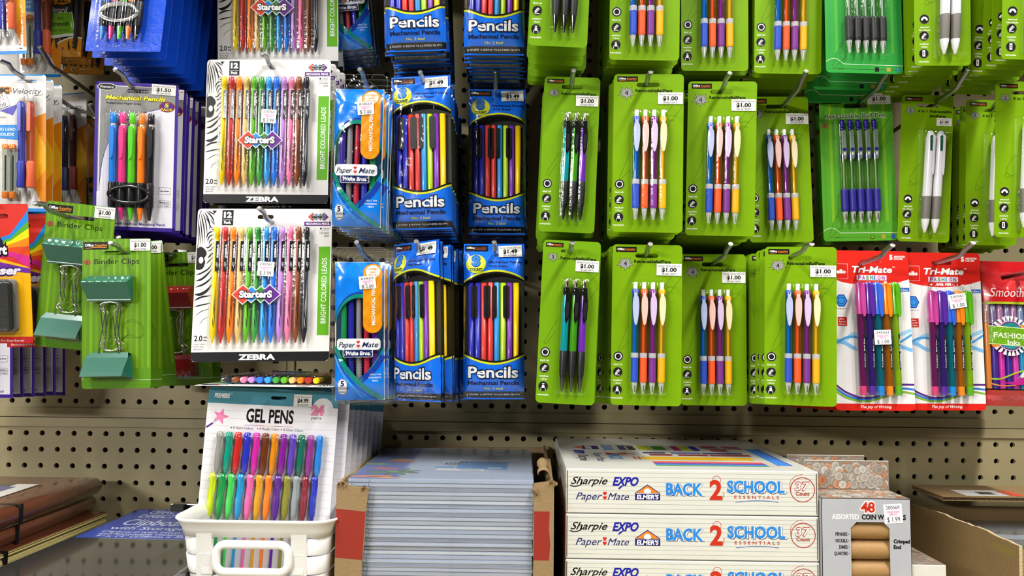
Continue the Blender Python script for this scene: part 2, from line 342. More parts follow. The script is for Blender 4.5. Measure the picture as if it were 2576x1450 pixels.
# ================================================================== PACK TEMPLATES
LG, LG2 = '#78a508', '#6e9e0a'
DK = '#3c6b12'
def green_icons(m, us, vs, r, kinds=('dot', 'pen', 'press'), t=((('black ink', 11),), (('medium', 11), ('1.0mm', 8)), (('retractable', 14),))):
    icons(m, list(zip(us, vs)), r, kinds, t)
def t_pens4():
    W, H = 87, 200; t = T('ball_pen_pack', 'pen pack', W, H); m = M(W, H)
    board(m, W, H, LG, 5, (28.5, 11, 57, 16.5))
    logo(m, 4.4, 3, 30, 9.6); burst(m, 16, 24, 11, 10, .12, '#9a9a98', '#2c3a1a', '4')
    m.text('RetractableBallPens', 27, 72.8, 22.8, 3.6, .12, '#16240c', .03)
    # outline drawing of a pen behind the bubble
    for p in ([(87, 19), (60, 60)], [(87, 38), (64, 72)], [(22, 98), (9.5, 129), (8.3, 134), (10.5, 133.2), (22, 121)], [(68, 53), (74, 52), (78, 54)], [(69, 59), (73, 58), (76, 60)]): m.line(p, .35, .12, DK, False)
    green_icons(m, (8.7, 8.4, 8), (140, 159.4, 181.2), 6)
    m.line(rr(13, 37, 78, 196, 7)+[(20, 37)], .3, .1, '#7db01c', False)
    t.part('card', m)
    t.part('price_sticker', sticker(W, H, 55, 23.5, 86, 38.3, '$1.00', '126931'))
    for x, c, cd_, cl, tl in ((28.2, '#2450c8', '#1c50a0', '#b9c3ea', .0), (39, '#ff5a1c', '#b04a18', '#f2c4bb', 0), (50, '#7a2d90', '#701c78', '#d9c0e6', 0), (61, '#f6b400', '#b88a10', '#f3e2b4', 0)):
        b = M(W, H); b.lathe(x, [(58, 2.2), (59, 3.6), (62, 4.3), (134, 4.4), (139, 4.4)], 6, tint({'#2450c8': '#3aa0e8', '#ff5a1c': '#f58a4a', '#7a2d90': '#b860c0', '#f6b400': '#f0cc4a'}[c]), 14)
        re = M(W, H); re.lathe(x-.4, [(60, 1.6), (138, 1.6)], 6, plas({'#2450c8': '#1888f0', '#ff5a1c': '#ff8a1c', '#7a2d90': '#9a2ab4', '#f6b400': '#ffd818'}[c]), 8)
        cap = M(W, H); cap.lathe(x, [(56, 3), (57, 4.2), (60, 4.5), (63, 3.6), (66, 2.4), (67.5, .8)], 6.4, plas(c), 12)
        bt = M(W, H); bt.lathe(x, [(47.5, 2.3), (48, 2.6), (57, 2.6)], 6, mat('#e4e8e0', .3, kind='frosted_plastic'), 10)
        cp = M(W, H); cp.slab(rr(x-2, 58, x+2, 66, 1.5), 9.6, 10.6, mat(cl, .3, kind='frosted_plastic'))
        e = [(x+.3+4*math.sin(math.pi*min(1, (i if i <= 12 else 24-i)/12)**.75)*(1 if i <= 12 else -1), 64+37*(1-math.cos(math.pi*(i if i <= 12 else 24-i)/12))/2) for i in range(24)]
        cp.slab(e, 10.2, 11.4, mat(cl, .3, kind='frosted_plastic')); cp.ell(x+.3, 87, 2.6, 11, 11.5, mat(cl, .45, kind='frosted_plastic'), 20)
        co = M(W, H); co.lathe(x, [(135, 4.6), (140, 4.7), (141, 4.6)], 6, mat('#e6e6ee', .3, kind='frosted_plastic', alpha=.9) if 0 else clear('collar_plastic', haze='#e8e8f0', hz=.55), 14)
        gr = M(W, H); pr = [(140.5, 4.5)]
        for k in range(11): pr += [(143+k*2.5, 4.65), (144.2+k*2.5, 4.35)]
        gr.lathe(x, pr+[(171, 4.2)], 6, mat(c, .5, kind='rubber'), 14)
        tp = M(W, H); tp.lathe(x, [(171, 3.7), (174, 3.4), (182, 1.9), (185, 1.2)], 6, clear('nose_plastic', haze='#dfe3df', hz=.6), 12); tp.lathe(x, [(173, 1.), (183, .8)], 8.4, metal('#d8d8d0'), 6)
        t.part('ball_pen', b, [('refill', re), ('cap_ring', cap), ('push_button', bt), ('clip', cp), ('collar', co), ('grip', gr), ('tip', tp)])
    t.part('blister', blister(W, H, 21.5, 46.3, 68, 187.5, (28.2, 39, 50, 61), 12.5, 2.5, 4.6), label='clear blister bubble')
    return t
def t_pens3():
    W, H = 71, 200; t = T('ball_pen_pack', 'pen pack', W, H); m = M(W, H)
    board(m, W, H, LG2, 5, (22, 10.5, 49, 15.5)); logo(m, 3.5, 3, 25, 8.7); burst(m, 12.5, 21, 8, 10, .12, '#8f938c', '#2c3a1a', '3')
    m.text('RetractableBallPens', 22, 66, 23.3, 3.3, .12, '#16240c', .03)
    for p in ([(70, 37), (56, 54)], [(69, 57), (56, 78)], [(22, 98), (11, 118), (7, 127), (8, 128), (11, 127), (20, 112)]): m.line(p, .35, .12, DK, False)
    green_icons(m, (9, 9, 8.5), (138.5, 157.5, 180), 6)
    t.part('card', m); t.part('price_sticker', sticker(W, H, 41, 23.8, 69.5, 37.6, '$1.00', '126932', 0))
    for x, c in ((31, '#15aab8'), (42, '#4fae1a'), (52.5, '#8138c8')):
        b = M(W, H); b.lathe(x, [(66, 3.6), (75, 4.2), (100, 4.4), (135, 4.4), (137, 4.2)], 6, mat(c, .18, .35, .6, kind='metallic_paint'), 14)
        tp = M(W, H); tp.lathe(x, [(58, 3.8), (60, 4.4), (66, 4.3), (68, 3.8)], 6.2, plas('#1b1b1c', .12), 12)
        bt = M(W, H); bt.lathe(x, [(48.5, 2.2), (49.2, 2.6), (59, 2.6)], 6, metal('#d8c8c0', .15), 10)
        cp = M(W, H); cp.slab([(x-1.5, 60), (x+3, 60), (x+4.6, 72), (x+5, 82), (x+4.4, 96), (x+2, 102), (x-.6, 99), (x-1.6, 86), (x-1, 74)], 9.5, 11.6, plas('#161617', .15))
        cp.slab([(x+1, 76), (x+4, 78), (x+3.6, 92), (x+1.8, 98), (x, 92), (x-.2, 82)], 11.6, 12.3, plas('#202022', .3))
        gr = M(W, H); gr.lathe(x, [(134, 3.8), (136.5, 4.5), (150, 4.7), (160, 4.2), (165, 4)], 6, mat('#1d1d1f', .42, kind='rubber'), 14)
        no = M(W, H); no.lathe(x, [(165, 3.8), (167, 3.7), (178, 2.2), (185, 1.1)], 6, metal('#8d8d8c', .2), 12)
        t.part('ball_pen', b, [('top_ring', tp), ('push_button', bt), ('clip', cp), ('grip', gr), ('tip', no)])
    t.part('blister', blister(W, H, 22.5, 45.5, 60, 189, (31, 42, 52.5), 13, 2.5, 4.6), label='clear blister bubble'); return t
def t_striped(m, W, H, a='#8bc922', b='#6fb620', n=11, slot=(0, 0, 0, 0)):
    for i in range(n):
        p, q, c = W*(i+.35)/n, W*(i+.8)/n, a if i % 2 else b
        if q < slot[0] or p > slot[2]: m.rect(p, .6, q, H*.93, .06, c)
        else: m.rect(p, .6, q, slot[1]-.3, .06, c); m.rect(p, slot[3]+.3, q, H*.93, .06, c)
def t_pens5(ink, base='#58a62c', cols=('#7cb826', '#549f2e')):
    W, H = 100, 205; t = T('ball_pen_pack', 'pen pack', W, H); m = M(W, H)
    board(m, W, H, base, 5, (33.5, 13.5, 65, 20)); t_striped(m, W, 192, *cols, 11, (33.5, 13.5, 65, 20))
    m.rect(33.5, 13, 33.5, 13, .1, base); logo(m, 2.5, 3, 31, 13.5, .18, '#f09a30')
    m.otext('Retractable Ball Pen', 8, 90, 34, 6.4, .18, '#1f3d14', '#d6ecc0', .05, .01)
    burst(m, 6.5, 44, 6, 8, .18, '#8a6a3c', '#6a4a26', '5', '#4a2a16')
    m.rect(0.5, 192, 99.5, 200, .12, base); m.line([(0, 191), (6, 187.5), (14, 187), (20, 191), (23, 193.5)], .6, .24, '#eaf6dc'); m.line([(23, 193.5), (100, 194.5)], .6, .24, '#eaf6dc', False)
    m.line([(8, 199.5), (96, 200)], .3, .24, DK, False)
    for u, c in ((66, ink if ink != '#2a2390' else LG), (81, '#b0a040'), (94, '#3a62c8' if ink == '#2a2390' else '#3a90a0')): m.rect(u-2.6, 197, u+2.6, 202.4, .3, BLACK if u < 70 else c); m.rect(u-2, 197.6, u+2, 201.8, .36, c)
    m.text('1.0mm', 15, 24, 200.5, 2.2, .24, DK)
    for p in ([(100, 28), (93, 38), (88, 46), (81, 58)], [(100, 46), (92, 60), (81, 78), (82, 80), (86, 76), (95, 62)], [(26, 156), (16, 176), (8, 196), (10, 199), (24, 186)], [(22, 162), (28, 166)], [(20, 166), (27, 170)], [(18, 170), (25, 175)]): m.line(p, .4, .3, DK, False)
    t.part('card', m)
    st = sticker(W, H, 66, .5, 97.5, 15.5, '$1.00', '147048'); t.part('price_sticker', st)
    for x in (28, 38.8, 49.6, 60.4, 71.2):
        b = M(W, H); b.lathe(x, [(52, 3.6), (56, 4.2), (134, 4.2), (136, 4)], 6, clear('crystal_plastic', '#f6fbf4', rough=.04, base=.12), 14)
        re = M(W, H); re.lathe(x, [(54, 1.2), (166, 1.2)], 6, plas('#a9c48c' if ink == '#2a2390' else '#c8d0c8'), 8)
        cp0 = M(W, H); cp0.lathe(x, [(38.5, 3), (39, 3.5), (46, 3.5), (47, 2.6), (52, 3.2)], 6, plas(ink, .12), 12)
        cl = M(W, H); cl.slab([(x-2, 53), (x+2.6, 53), (x+3.2, 76), (x+3.4, 84), (x+2.4, 92), (x+.4, 94), (x-1.6, 91), (x-2.4, 82)], 10, 11, clear('crystal_clip', '#ffffff', base=.12, haze='#cfd6dd', hz=.25)); cl.rect(x-2, 78, x+2.8, 82, 11.2, plas(ink)); cl.rect(x-.6, 84, x+1.6, 88, 11.2, '#e8e8ee')
        rg = M(W, H); rg.lathe(x, [(86, 4), (91, 4)], 6, plas(ink), 12)
        gr = M(W, H); pr = [(134, 4.2)]
        for k in range(10): pr += [(135.4+k*2.9, 5.2), (136.8+k*2.9, 4.7)]
        gr.lathe(x, pr+[(165, 4.6)], 6, mat(ink, .45, kind='rubber'), 14)
        tp = M(W, H); tp.lathe(x, [(165, 3.6), (168, 3.3), (177, 1.8), (181, 1)], 6, clear('nose_plastic', haze='#dfe3df', hz=.6), 12); tp.lathe(x, [(168, 1.3), (176, 1)], 8.2, metal('#e2ddd0', .2), 6)
        t.part('ball_pen', b, [('refill', re), ('push_button', cp0), ('clip', cl), ('ring', rg), ('grip', gr), ('tip', tp)])
    t.part('blister', blister(W, H, 20, 37, 80.5, 186, (28, 38.8, 49.6, 60.4, 71.2), 13, 2.5, 4.8), label='clear blister bubble'); return t
def t_4in1():
    W, H = 70, 200; t = T('multicolour_pen_pack', 'pen pack', W, H); m = M(W, H)
    board(m, W, H, '#77a208', 5, (20, 12, 50, 16.5)); logo(m, 5, 3.3, 28, 8.8); burst(m, 12, 21.5, 8, 10, .12, '#8a8e88', '#2c3a1a', '2')
    m.text('4 in 1 Retractable', 22, 67.5, 23.6, 3.4, .12, '#16240c', .03); m.text('BallPens', 38.5, 60, 30, 3.4, .12, '#16240c', .03)
    for p in ([(70, 35), (54, 58)], [(70, 56), (58, 78)], [(60, 50), (70, 58)], [(56, 62), (66, 70), (70, 64)], [(30, 94), (22, 98), (15, 112), (13, 123), (15, 124.5), (20, 122), (28, 118)], [(15, 117), (20, 122)]): m.line(p, .4, .12, DK, False)
    for k in range(8): m.line([(58+k*.8, 52+k*1.6), (70, 52+k*1.6)], .2, .12, DK, False)
    green_icons(m, (12.5, 12, 11.5), (142, 163, 185), 6, ('arch', 'pen', 'tube'), ((('assorted', 11), ('ink colours', 14)), (('medium', 11), ('1.0mm', 8)), (('retractable', 13),)))
    t.part('card', m); t.part('price_sticker', sticker(W, H, 47.5, 31, 68, 41.5, '$1.00', '147050'))
    for x in (36.5, 50):
        k = -.03; b = M(W, H); b.lathe(x, [(50, 1.6), (51, 3.2), (54, 4.6), (60, 5.4), (80, 5.7), (138, 5.7), (140, 5.6)], 7, plas('#eceaf2', .2), 16, 1, k, 60)
        gr = M(W, H); gr.lathe(x, [(138.6, 5.6), (140, 5.9), (160, 5.6), (170, 5.2)], 7, mat('#77726c', .5, kind='rubber'), 16, 1, k, 60)
        tp = M(W, H); tp.lathe(x, [(169.5, 5.3), (172, 5.1), (180, 3.6), (187, 1.6), (188, 1)], 7, plas('#f0eef4', .25), 14, 1, k, 60)
        sl = M(W, H); sl.slab(rr(x-2.6, 57, x+.4, 78, 1.2), 11.6, 12.9, plas('#1e5a46')); sl.slab(rr(x-2.2, 60, x-.2, 64, .8), 12.9, 13.8, plas('#0f7a58'))
        rd = M(W, H); rd.lathe(x+6.2, [(58, .8), (60, 1.8), (64, 1.8), (66, .8)], 7, plas('#d83a2c'), 8)
        cl = M(W, H); cl.slab([(x+2.6, 56), (x+4.6, 58), (x+3.8, 100), (x+3, 110), (x+1.4, 106), (x+1.8, 84)], 11.2, 12.6, plas('#f0eef4'))
        t.part('ball_pen', b, [('grip', gr), ('tip', tp), ('slider', sl), ('side_button', rd), ('clip', cl)])
    t.part('blister', blister(W, H, 24, 47, 62, 192, (36.5, 50), 15, 3, 6.5, tiltf=-.03), label='clear blister bubble'); return t
def t_clips(c, cname):
    W, H = 90, 197; t = T('binder_clip_pack', 'binder clip pack', W, H); m = M(W, H); base = '#5e941a'
    board(m, W, H, base, 4, (28.5, 16.3, 63, 21.3)); t_striped(m, W, 183, '#7ea81c', '#6f9c18', 12, (28.5, 16.3, 63, 21.3)); m.rect(28, 16, 28, 16, .1, base)
    logo(m, 1.3, 4, 34.4, 14, .18, '#f09a30'); m.text('Binder Clips', 15.8, 74.5, 33.3, 6.9, .18, '#121a10', .0); burst(m, 6.2, 30.5, 6, 9, .18, '#a0523c', '#8a3a2c', '2', '#5a1a16')
    m.rect(0.5, 183, 89.5, 192, .12, base); m.line([(0, 186), (4, 181), (16, 180.5), (20, 185.5)], .6, .24, '#e2f2d0'); m.line([(20, 186), (90, 186)], .6, .24, '#e2f2d0', False)
    for k in (0, 2.6): m.line(smooth([(38, 146), (50, 134), (60, 130-k), (68, 131-k), (78, 130), (81-k, 122), (77, 112+k), (66, 107+k), (57, 110+k*.7), (55+k, 116), (60+k, 124), (54, 132)]), .35, .24, DK)
    t.part('card', m); t.part('price_sticker', sticker(W, H, 62.7, .6, 89.4, 16.2, '$1.00', '147400'))
    paint = mat(c, .3, 0, .5, kind='enamel'); wire = metal('#e3e2dc', .18)
    for up in (1, 0):
        b = M(W, H); u0, u1 = 7.5, 69; g = lambda u, v, l: b.P(u, v, l)
        if up:   # wedge body, flat spine on top, jaws pointing down
            A = [(u0+2, 49, 3), (u1, 49, 3), (u1-1, 58, 20), (u0, 58, 20), (u0+4.5, 80, 9), (u1-1, 80, 9), (u0+4.5, 83, 8), (u1-1, 83, 8), (u1, 80, 4), (u0+4, 80, 4)]
            F_ = [(0, 1, 2, 3), (3, 2, 5, 4), (4, 5, 7, 6), (1, 2, 5, 8), (0, 3, 4, 9), (0, 1, 8, 9)]
            b.line([(u0+4, 80.5), (u1-1.2, 80.5)], 1, 9.6, mat('#dff0ea', .2, kind='enamel'), False)
        else:
            A = [(u0+4, 152, 4), (u1-2, 152, 4), (u1-3, 156, 12), (u0+3, 156, 12), (u0, 179.5, 20), (u1-8, 179.5, 20), (u0+2, 183, 3), (u1, 183, 3), (u0+7, 149.5, 7), (u1-5, 149.5, 7), (u1-2, 158, 12)]
            F_ = [(8, 9, 1, 0), (8, 9, 2, 3), (3, 2, 5, 4), (4, 5, 7, 6), (1, 2, 5, 7), (0, 3, 4, 6), (0, 1, 7, 6)]
        b.add([g(*p) for p in A], F_, paint)
        hd = []
        for s, yy in ((0, 8), (1, 5)):
            h = M(W, H)
            if up: pts = [(28+s*2, 80), (31+s*1, 100), (33, 122), (36, 132), (30-s, 138), (29, 141), (37, 146.5), (48, 146.5), (55, 142), (54+s, 138), (48, 131), (49, 122), (52-s, 100), (55-s*2, 80)]
            else: pts = [(28+s*2, 150), (29.5+s, 136), (34.5, 108), (35, 98), (30-s, 92), (29.5, 87), (36, 84), (46, 84), (52.5, 87), (51+s, 92), (46, 99), (47, 108), (50, 130), (54-s*2, 150)]
            h.tube([h.P(u+s*3-1.5, v, yy) for u, v in smooth(pts, 4)], .0008, wire, 7); hd.append(('handle', h))
        t.part('binder_clip', b, hd[:2], cname+' enamelled binder clip')
    bl = blister(W, H, 5, 47, 73, 185, (), 21.5, 0, 4, 5, wav=.2); t.part('blister', bl, label='clear blister bubble'); return t
def mech_pen(W, H, x, c, top=42, sh=0):
    b = M(W, H); b.lathe(x, [(60, 3.6), (61, 5), (66, 5.2), (104, 4.8), (138, 4.6), (140, 4.4)], 7, plas(c), 14)
    er = M(W, H); er.lathe(x, [(42.5, 3.4), (43.2, 4), (56, 4.3), (57, 4)], 7, plas(c), 12)
    ne = M(W, H); ne.lathe(x, [(57, 3), (61, 3)], 7, mat('#e8e4da', .4, kind='plastic'), 10)
    cl = M(W, H); cl.slab([(x-2.6, 62), (x+3, 62), (x+3.6, 78), (x+3, 96), (x+2.2, 104), (x, 106), (x-1.6, 104), (x-2, 96), (x-3, 78)], 11.8, 13.2, plas(c)); cl.slab(rr(x-1.6, 101, x+1.8, 105.4, 1.6), 13.2, 14.2, plas(c))
    gr = M(W, H); gr.lathe(x, [(137, 4.6), (140, 5.4), (166, 5.2), (171, 4.8)], 7, mat('#1a1a1c', .35, kind='rubber'), 14)
    tp = M(W, H); tp.lathe(x, [(170.5, 4.2), (173, 4), (184, 2.4), (188, 2)], 7, plas(c), 12)
    return ('mechanical_pencil', b, [('eraser_cap', er), ('neck', ne), ('clip', cl), ('grip', gr), ('tip', tp)])
PC = ('#1f7fe0', '#ee3a8c', '#56cf28', '#ff8420', '#202022'); PX = (28.5, 41.3, 54, 66.8, 79.3)
def grip_ring(W, H, c, m2):
    r = M(W, H); r.ring(54, 153.5, 29, 14, 4, 14.6, m2, 32)
    n = 32; vs = []
    for k, (q, l) in enumerate(((0, 12), (1.2, 15), (3.2, 15.2), (4.6, 12.4))):
        vs += [r.P(54+(29-q)*math.cos(2*math.pi*i/n), 153.5+(13.5-q)*math.sin(2*math.pi*i/n), l) for i in range(n)]
    r.add(vs, [(j*n+i, j*n+(i+1) % n, (j+1)*n+(i+1) % n, (j+1)*n+i) for j in range(3) for i in range(n)], m2, True); return r
def t_premiere():
    W, H = 112, 202; t = T('mechanical_pencil_pack', 'pencil pack', W, H); m = M(W, H); P = '#3b2190'
    board(m, W, H, '#8b8b8a', 2, (42, 8.5, 72, 14)); 
    for i in range(28): m.line([(5+i*3.8, 5), (5+i*3.8, 90)], .25, .08, '#a5a5a3', False)
    for i in range(22):
        if not 7 < 5+i*4 < 15.5: m.line([(4, 5+i*4), (108, 5+i*4)], .25, .08, '#a5a5a3', False)
    for q in ((0, 0, 112, 4.5), (0, 197, 112, 202), (0, 0, 4.2, 202), (107.8, 0, 112, 202)): m.rect(*q, .3, P)
    m.line([(6.4, 6), (6.4, 196)], 1.4, .24, '#eceaf2', False); m.line([(4, 5.2), (108, 5.2)], 1, .24, '#eceaf2', False)
    cv = smooth([(108, 31), (88, 34), (62, 42), (40, 54), (22, 76), (12, 104), (8, 136), (7, 150)]); m.poly([(107.8, 31)] + cv + [(4.2, 150), (4.2, 197), (107.8, 197)], .15, '#e2e0ea'); m.line(cv, .9, .22, P)
    m.ell(15.5, 7, 13, 5, .42, '#ffffff', 28); m.ell(15.5, 7, 12.2, 4.3, .54, BLACK, 28); m.text('Premiere', 6.5, 24.5, 8.6, 3.2, .66, '#ffffff', .0, .25)
    m.otext('Mechanical Pencils', 14, 95, 23.6, 5.6, .3, '#f0e232', '#4a4420', .04, .03, .2); m.text('Rubberized Finger Grips', 15, 62, 29.6, 2.8, .3, '#2a2a28', .01, .1)
    m.ell(97, 31, 10.5, 7.2, .36, '#8c1c2c', 28); m.ell(97, 31, 8.6, 5.6, .48, '#4a2386', 28); m.text('5', 93.5, 99.5, 31.4, 5, .6, '#f4dc20', .03, .1); m.otext('PACK', 89, 105, 36.4, 3.2, .6, '#f4dc20', '#8c1c2c', .04, .02)
    for v, tx in ((146, ('Cap Eraser',)), (164, ('Medium', '0.7 mm'))):
        m.line(rr(88, v-4.5, 104.5, v+5, 1.6)+[(89.6, v-4.5)], .35, .24, '#333344', False)
        for i, s in enumerate(tx): m.text(s, 90, 102.5, v+1+i*4.4-(2 if len(tx) > 1 else 0), 1.9, .3, '#26263a', .02)
    m.line([(88.5, 164.2), (104, 164.2)], .3, .24, '#333344', False)
    m.text('3 Full Length Leads per Mechanical Pencil', 14, 98, 194.3, 3.2, .3, P, .02, .15)
    t.part('card', m); t.part('price_sticker', sticker(W, H, 76, 1, 108.5, 15, '$1.50', '19751', -2))
    for x, c in zip(PX, PC): n, b, s = mech_pen(W, H, x, c); t.part(n, b, s)
    t.part('grip_band', grip_ring(W, H, '#1a1a1c', mat('#1c1c1e', .2, 0, .5, kind='rubber')))
    t.part('blister', blister(W, H, 19, 39, 88, 190.5, PX, 17, 2.5, 5.4), label='clear blister bubble'); return t
def t_bluecard():
    W, H = 112, 202; t = T('mechanical_pencil_pack', 'pencil pack', W, H); m = M(W, H)
    board(m, W, H, mat('#1550d8', .2, 0, .8, bump=.5, bscale=140, kind='glossy_card'), 2, (42, 12, 72, 18), '#1038b8'); t.part('card', m)
    for x, c in zip(PX, PC): n, b, s = mech_pen(W, H, x, c); t.part(n, b, s)
    t.part('grip_band', grip_ring(W, H, '#fff', mat('#dcdcdc', .12, .8, kind='silver')))
    t.part('blister', blister(W, H, 17, 37, 91, 194, PX, 17, 2.5, 5.4), label='clear blister bubble'); return t
def starters(m, cu, cv, w, l, big=True):
    s = w/60.; cs = ('#d8402c', '#2f8ce0', '#3a8a34', '#64298c'); xs = (-16.5, -5.5, 6.5, 17.5); hs = (12, 10, 10, 12); ws = (13, 11, 11, 13)
    for x, h, a in zip(xs, hs, ws): m.poly([(cu+(x-a-1.6)*s, cv), (cu+x*s, cv-(h+1.6)*s), (cu+(x+a+1.6)*s, cv), (cu+x*s, cv+(h+1.6)*s)], l, '#f4f2f2')
    for x, h, a, c in zip(xs, hs, ws, cs): m.poly([(cu+(x-a)*s, cv), (cu+x*s, cv-h*s), (cu+(x+a)*s, cv), (cu+x*s, cv+h*s)], l+.1+.02*abs(x), c)
    m.otext('StarterS', cu-21*s, cu+21*s, cv+4*s, 8.2*s, l+.8, '#ffffff' if big else '#222222', '#2a2036' if big else '#ffffff', .06, .05)
ZC = ('#f0d40c', '#c0312e', '#ff8a1a', '#e8c27a', '#68b82c', '#46a244', '#3c9fe8', '#2a7ae6', '#b98ad6', '#f67fa8', '#8a4a26', '#24262e')
def t_zebra():
    W, H = 176, 203; t = T('colour_pencil_pack', 'pencil pack', W, H); m = M(W, H)
    board(m, W, H, '#f1efec', 5, (78, 8.5, 99, 14)); K = '#17171a'
    m.poly([(0, 190.5), (176, 190.5)] + [(176, 198), (175, 201), (171, 203), (5, 203), (1, 201), (0, 198)], .12, K)
    m.text('ZEBRA', 60, 107, 200.5, 6.6, .24, '#ffffff', .045)
    Z = lambda L_: [((x-45)/6.5+1, (y-35)/6.5) for x, y in L_]
    # zebra head: muzzle, nostril, mane and neck stripes
    m.poly(smooth(Z([(45, 385), (78, 370), (112, 392), (130, 432), (112, 470), (120, 505), (104, 556), (70, 572), (45, 566)])), .15, K); m.ell((85-45)/6.5+1, (487-35)/6.5, 3, 4.4, .27, '#f1efec', 16)
    for pts, w in (([(45, 668), (95, 652), (140, 612), (187, 552)], 12), ([(45, 722), (105, 700), (150, 668), (190, 622)], 11), ([(45, 782), (90, 782), (142, 752), (188, 690)], 18), ([(45, 836), (100, 806), (186, 792)], 11), ([(45, 888), (110, 872), (186, 856)], 8), ([(58, 966), (112, 925), (182, 904)], 3.5), ([(95, 1046), (122, 1000), (172, 970)], 2.5), ([(45, 615), (90, 600), (150, 560), (186, 500)], 9),
                   ([(66, 78), (84, 150), (100, 230), (110, 340)], 7), ([(78, 70), (102, 130), (118, 200), (128, 280)], 6), ([(60, 110), (72, 190), (84, 280), (90, 360)], 6), ([(90, 62), (122, 110), (142, 170), (148, 240)], 7), ([(106, 56), (146, 92), (170, 130), (184, 170)], 8), ([(122, 55), (160, 75), (186, 92)], 7), ([(52, 160), (60, 230), (68, 300), (72, 365)], 5), ([(100, 95), (132, 150), (156, 200), (184, 205)], 6),
                   ([(120, 300), (132, 260), (160, 238), (190, 240)], 8), ([(132, 330), (140, 290), (165, 268), (190, 272)], 7), ([(142, 352), (154, 318), (175, 302), (190, 306)], 6), ([(118, 372), (140, 378), (165, 350), (190, 332)], 7), ([(130, 410), (158, 400), (178, 376), (190, 366)], 6), ([(140, 470), (165, 440), (188, 420)], 9), ([(130, 520), (160, 486), (188, 456)], 6), ([(150, 130), (170, 160), (190, 178)], 5), ([(160, 215), (176, 222), (190, 216)], 7)):
        m.line(Z(pts), w/6.5*1.45, .15, K, True, True)
    m.line(Z([(70, 50), (55, 90), (50, 160), (48, 240), (56, 330), (45, 385)]), .8, .15, K); m.poly(Z([(160, 52), (200, 52), (180, 80)]), .15, K)
    m.rect(32, 2, 46.5, 22.5, .15, K); m.rect(33, 15, 45.5, 15.5, .27, '#ffffff'); m.text('12', 34, 44.5, 12, 7, .27, '#ffffff', .06); m.text('Pack', 34.5, 44, 20.4, 3.4, .27, '#ffffff', .05)
    starters(m, 157.5, 11, 27, .15, False); m.rect(139.5, 17.6, 174.6, 23.4, .15, '#5b2284'); m.text('MECHANICAL PENCIL', 141.5, 173, 22, 2.8, .27, '#ffffff', .03)
    m.ell(161.5, 27, 1.2, 1.2, .15, K); m.text('2.0mm', 164, 172.5, 28, 2.1, .15, '#555555'); m.line([(159, 30), (172, 30)], .25, .15, '#777777'); m.text('COLORED', 160, 172.5, 34.6, 2.4, .15, '#555555'); m.text('LEAD', 166, 172.5, 38, 2.4, .15, '#555555')
    m.rect(159.5, 51.5, 174.5, 169.5, .15, '#66b420'); m.text('BRIGHT COLORED LEADS', 170.4, 170.4+87, 154, 6.4, .27, '#ffffff', .01, 0, 90)
    m.text('2.0', 3, 13.5, 176, 7, .15, K, .02); m.text('m', 15, 19, 172, 2.3, .15, K, .04); m.text('m', 15, 19, 176, 2.3, .15, K, .04)
    for i, s in enumerate(('2.0mm LEAD', 'FOR LESS', 'BREAKAGE')): m.text(s, 3, 17-i*1.5, 181+i*3.3, 1.9, .15, '#666666')
    t.part('card', m)
    for i, c in enumerate(ZC):
        x = 28 + 10.55*i; ps = plas(c, .3, .25); b = M(W, H); b.lathe(x, [(43, 3), (44, 3.7), (120, 3.9), (150, 4.3), (162, 4.2)], 6, ps, 6)
        er = M(W, H); er.lathe(x, [(27, 3.3), (27.6, 4), (38, 4.2), (38.6, 3.6), (44, 3.3)], 6, ps, 12)
        tp = M(W, H); tp.lathe(x, [(161.5, 4.3), (164, 4.1), (178, 1.3), (179.5, 1)], 6, plas(c, .35, .2), 10)
        cl = M(W, H); cl.slab([(x+.8, 46), (x+6, 46), (x+6, 85.5), (x+.8, 85.5)], 9.4, 10.6, plas(K)); cl.text('ZEBRA', x+4.6, x+4.6+19, 69, 2, 10.75, '#f4f4f4', .05, 0, 90); cl.ring(x+3.1, 77, 1.3, 2.6, .45, 10.75, '#d8d8d8', 12); cl.line([(x+2, 73.5), (x+3.8, 81.5)], .4, 10.75, '#d8d8d8')
        sw = '#b8b8bc' if i == 11 else K
        for k, (a, w) in enumerate((((x+2.6, 100), .45), ((x+3.4, 92), .4), ((x+1.8, 120), .6))): b.line([a, (a[0]-.2, 126+k*5), (x+3.1, 142+k*3), (x+3.3, 158)], w, 10.25, sw, True, True)
        b.line([(x+.9, 146), (x+1.4, 154), (x+2.6, 161)], .8, 10.5, sw, True, True); b.line([(x+.6, 162), (x+.9, 152)], .7, 10.5, sw, True, True)
        t.part('mechanical_pencil', b, [('eraser_cap', er), ('clip', cl), ('tip', tp)])
    t.part('blister', blister(W, H, 21, 24.5, 152, 184, [28+10.55*i for i in range(12)], 12.5, 2.4, 4.4), label='clear blister bubble')
    st = M(W, H); starters(st, 83, 117, 60, 12.9); t.part('brand_badge', st)
    t.part('price_sticker', gunlabel(W, H, 84, 74, 105, 93, '230767', '$ 3.99', -4, 12.9)); return t
def wr(u, v, a=1.): return a*(.5*math.sin(u*.23+v*.11)+.4*math.sin(v*.31-u*.17)+.25*math.sin(u*.6+v*.43))
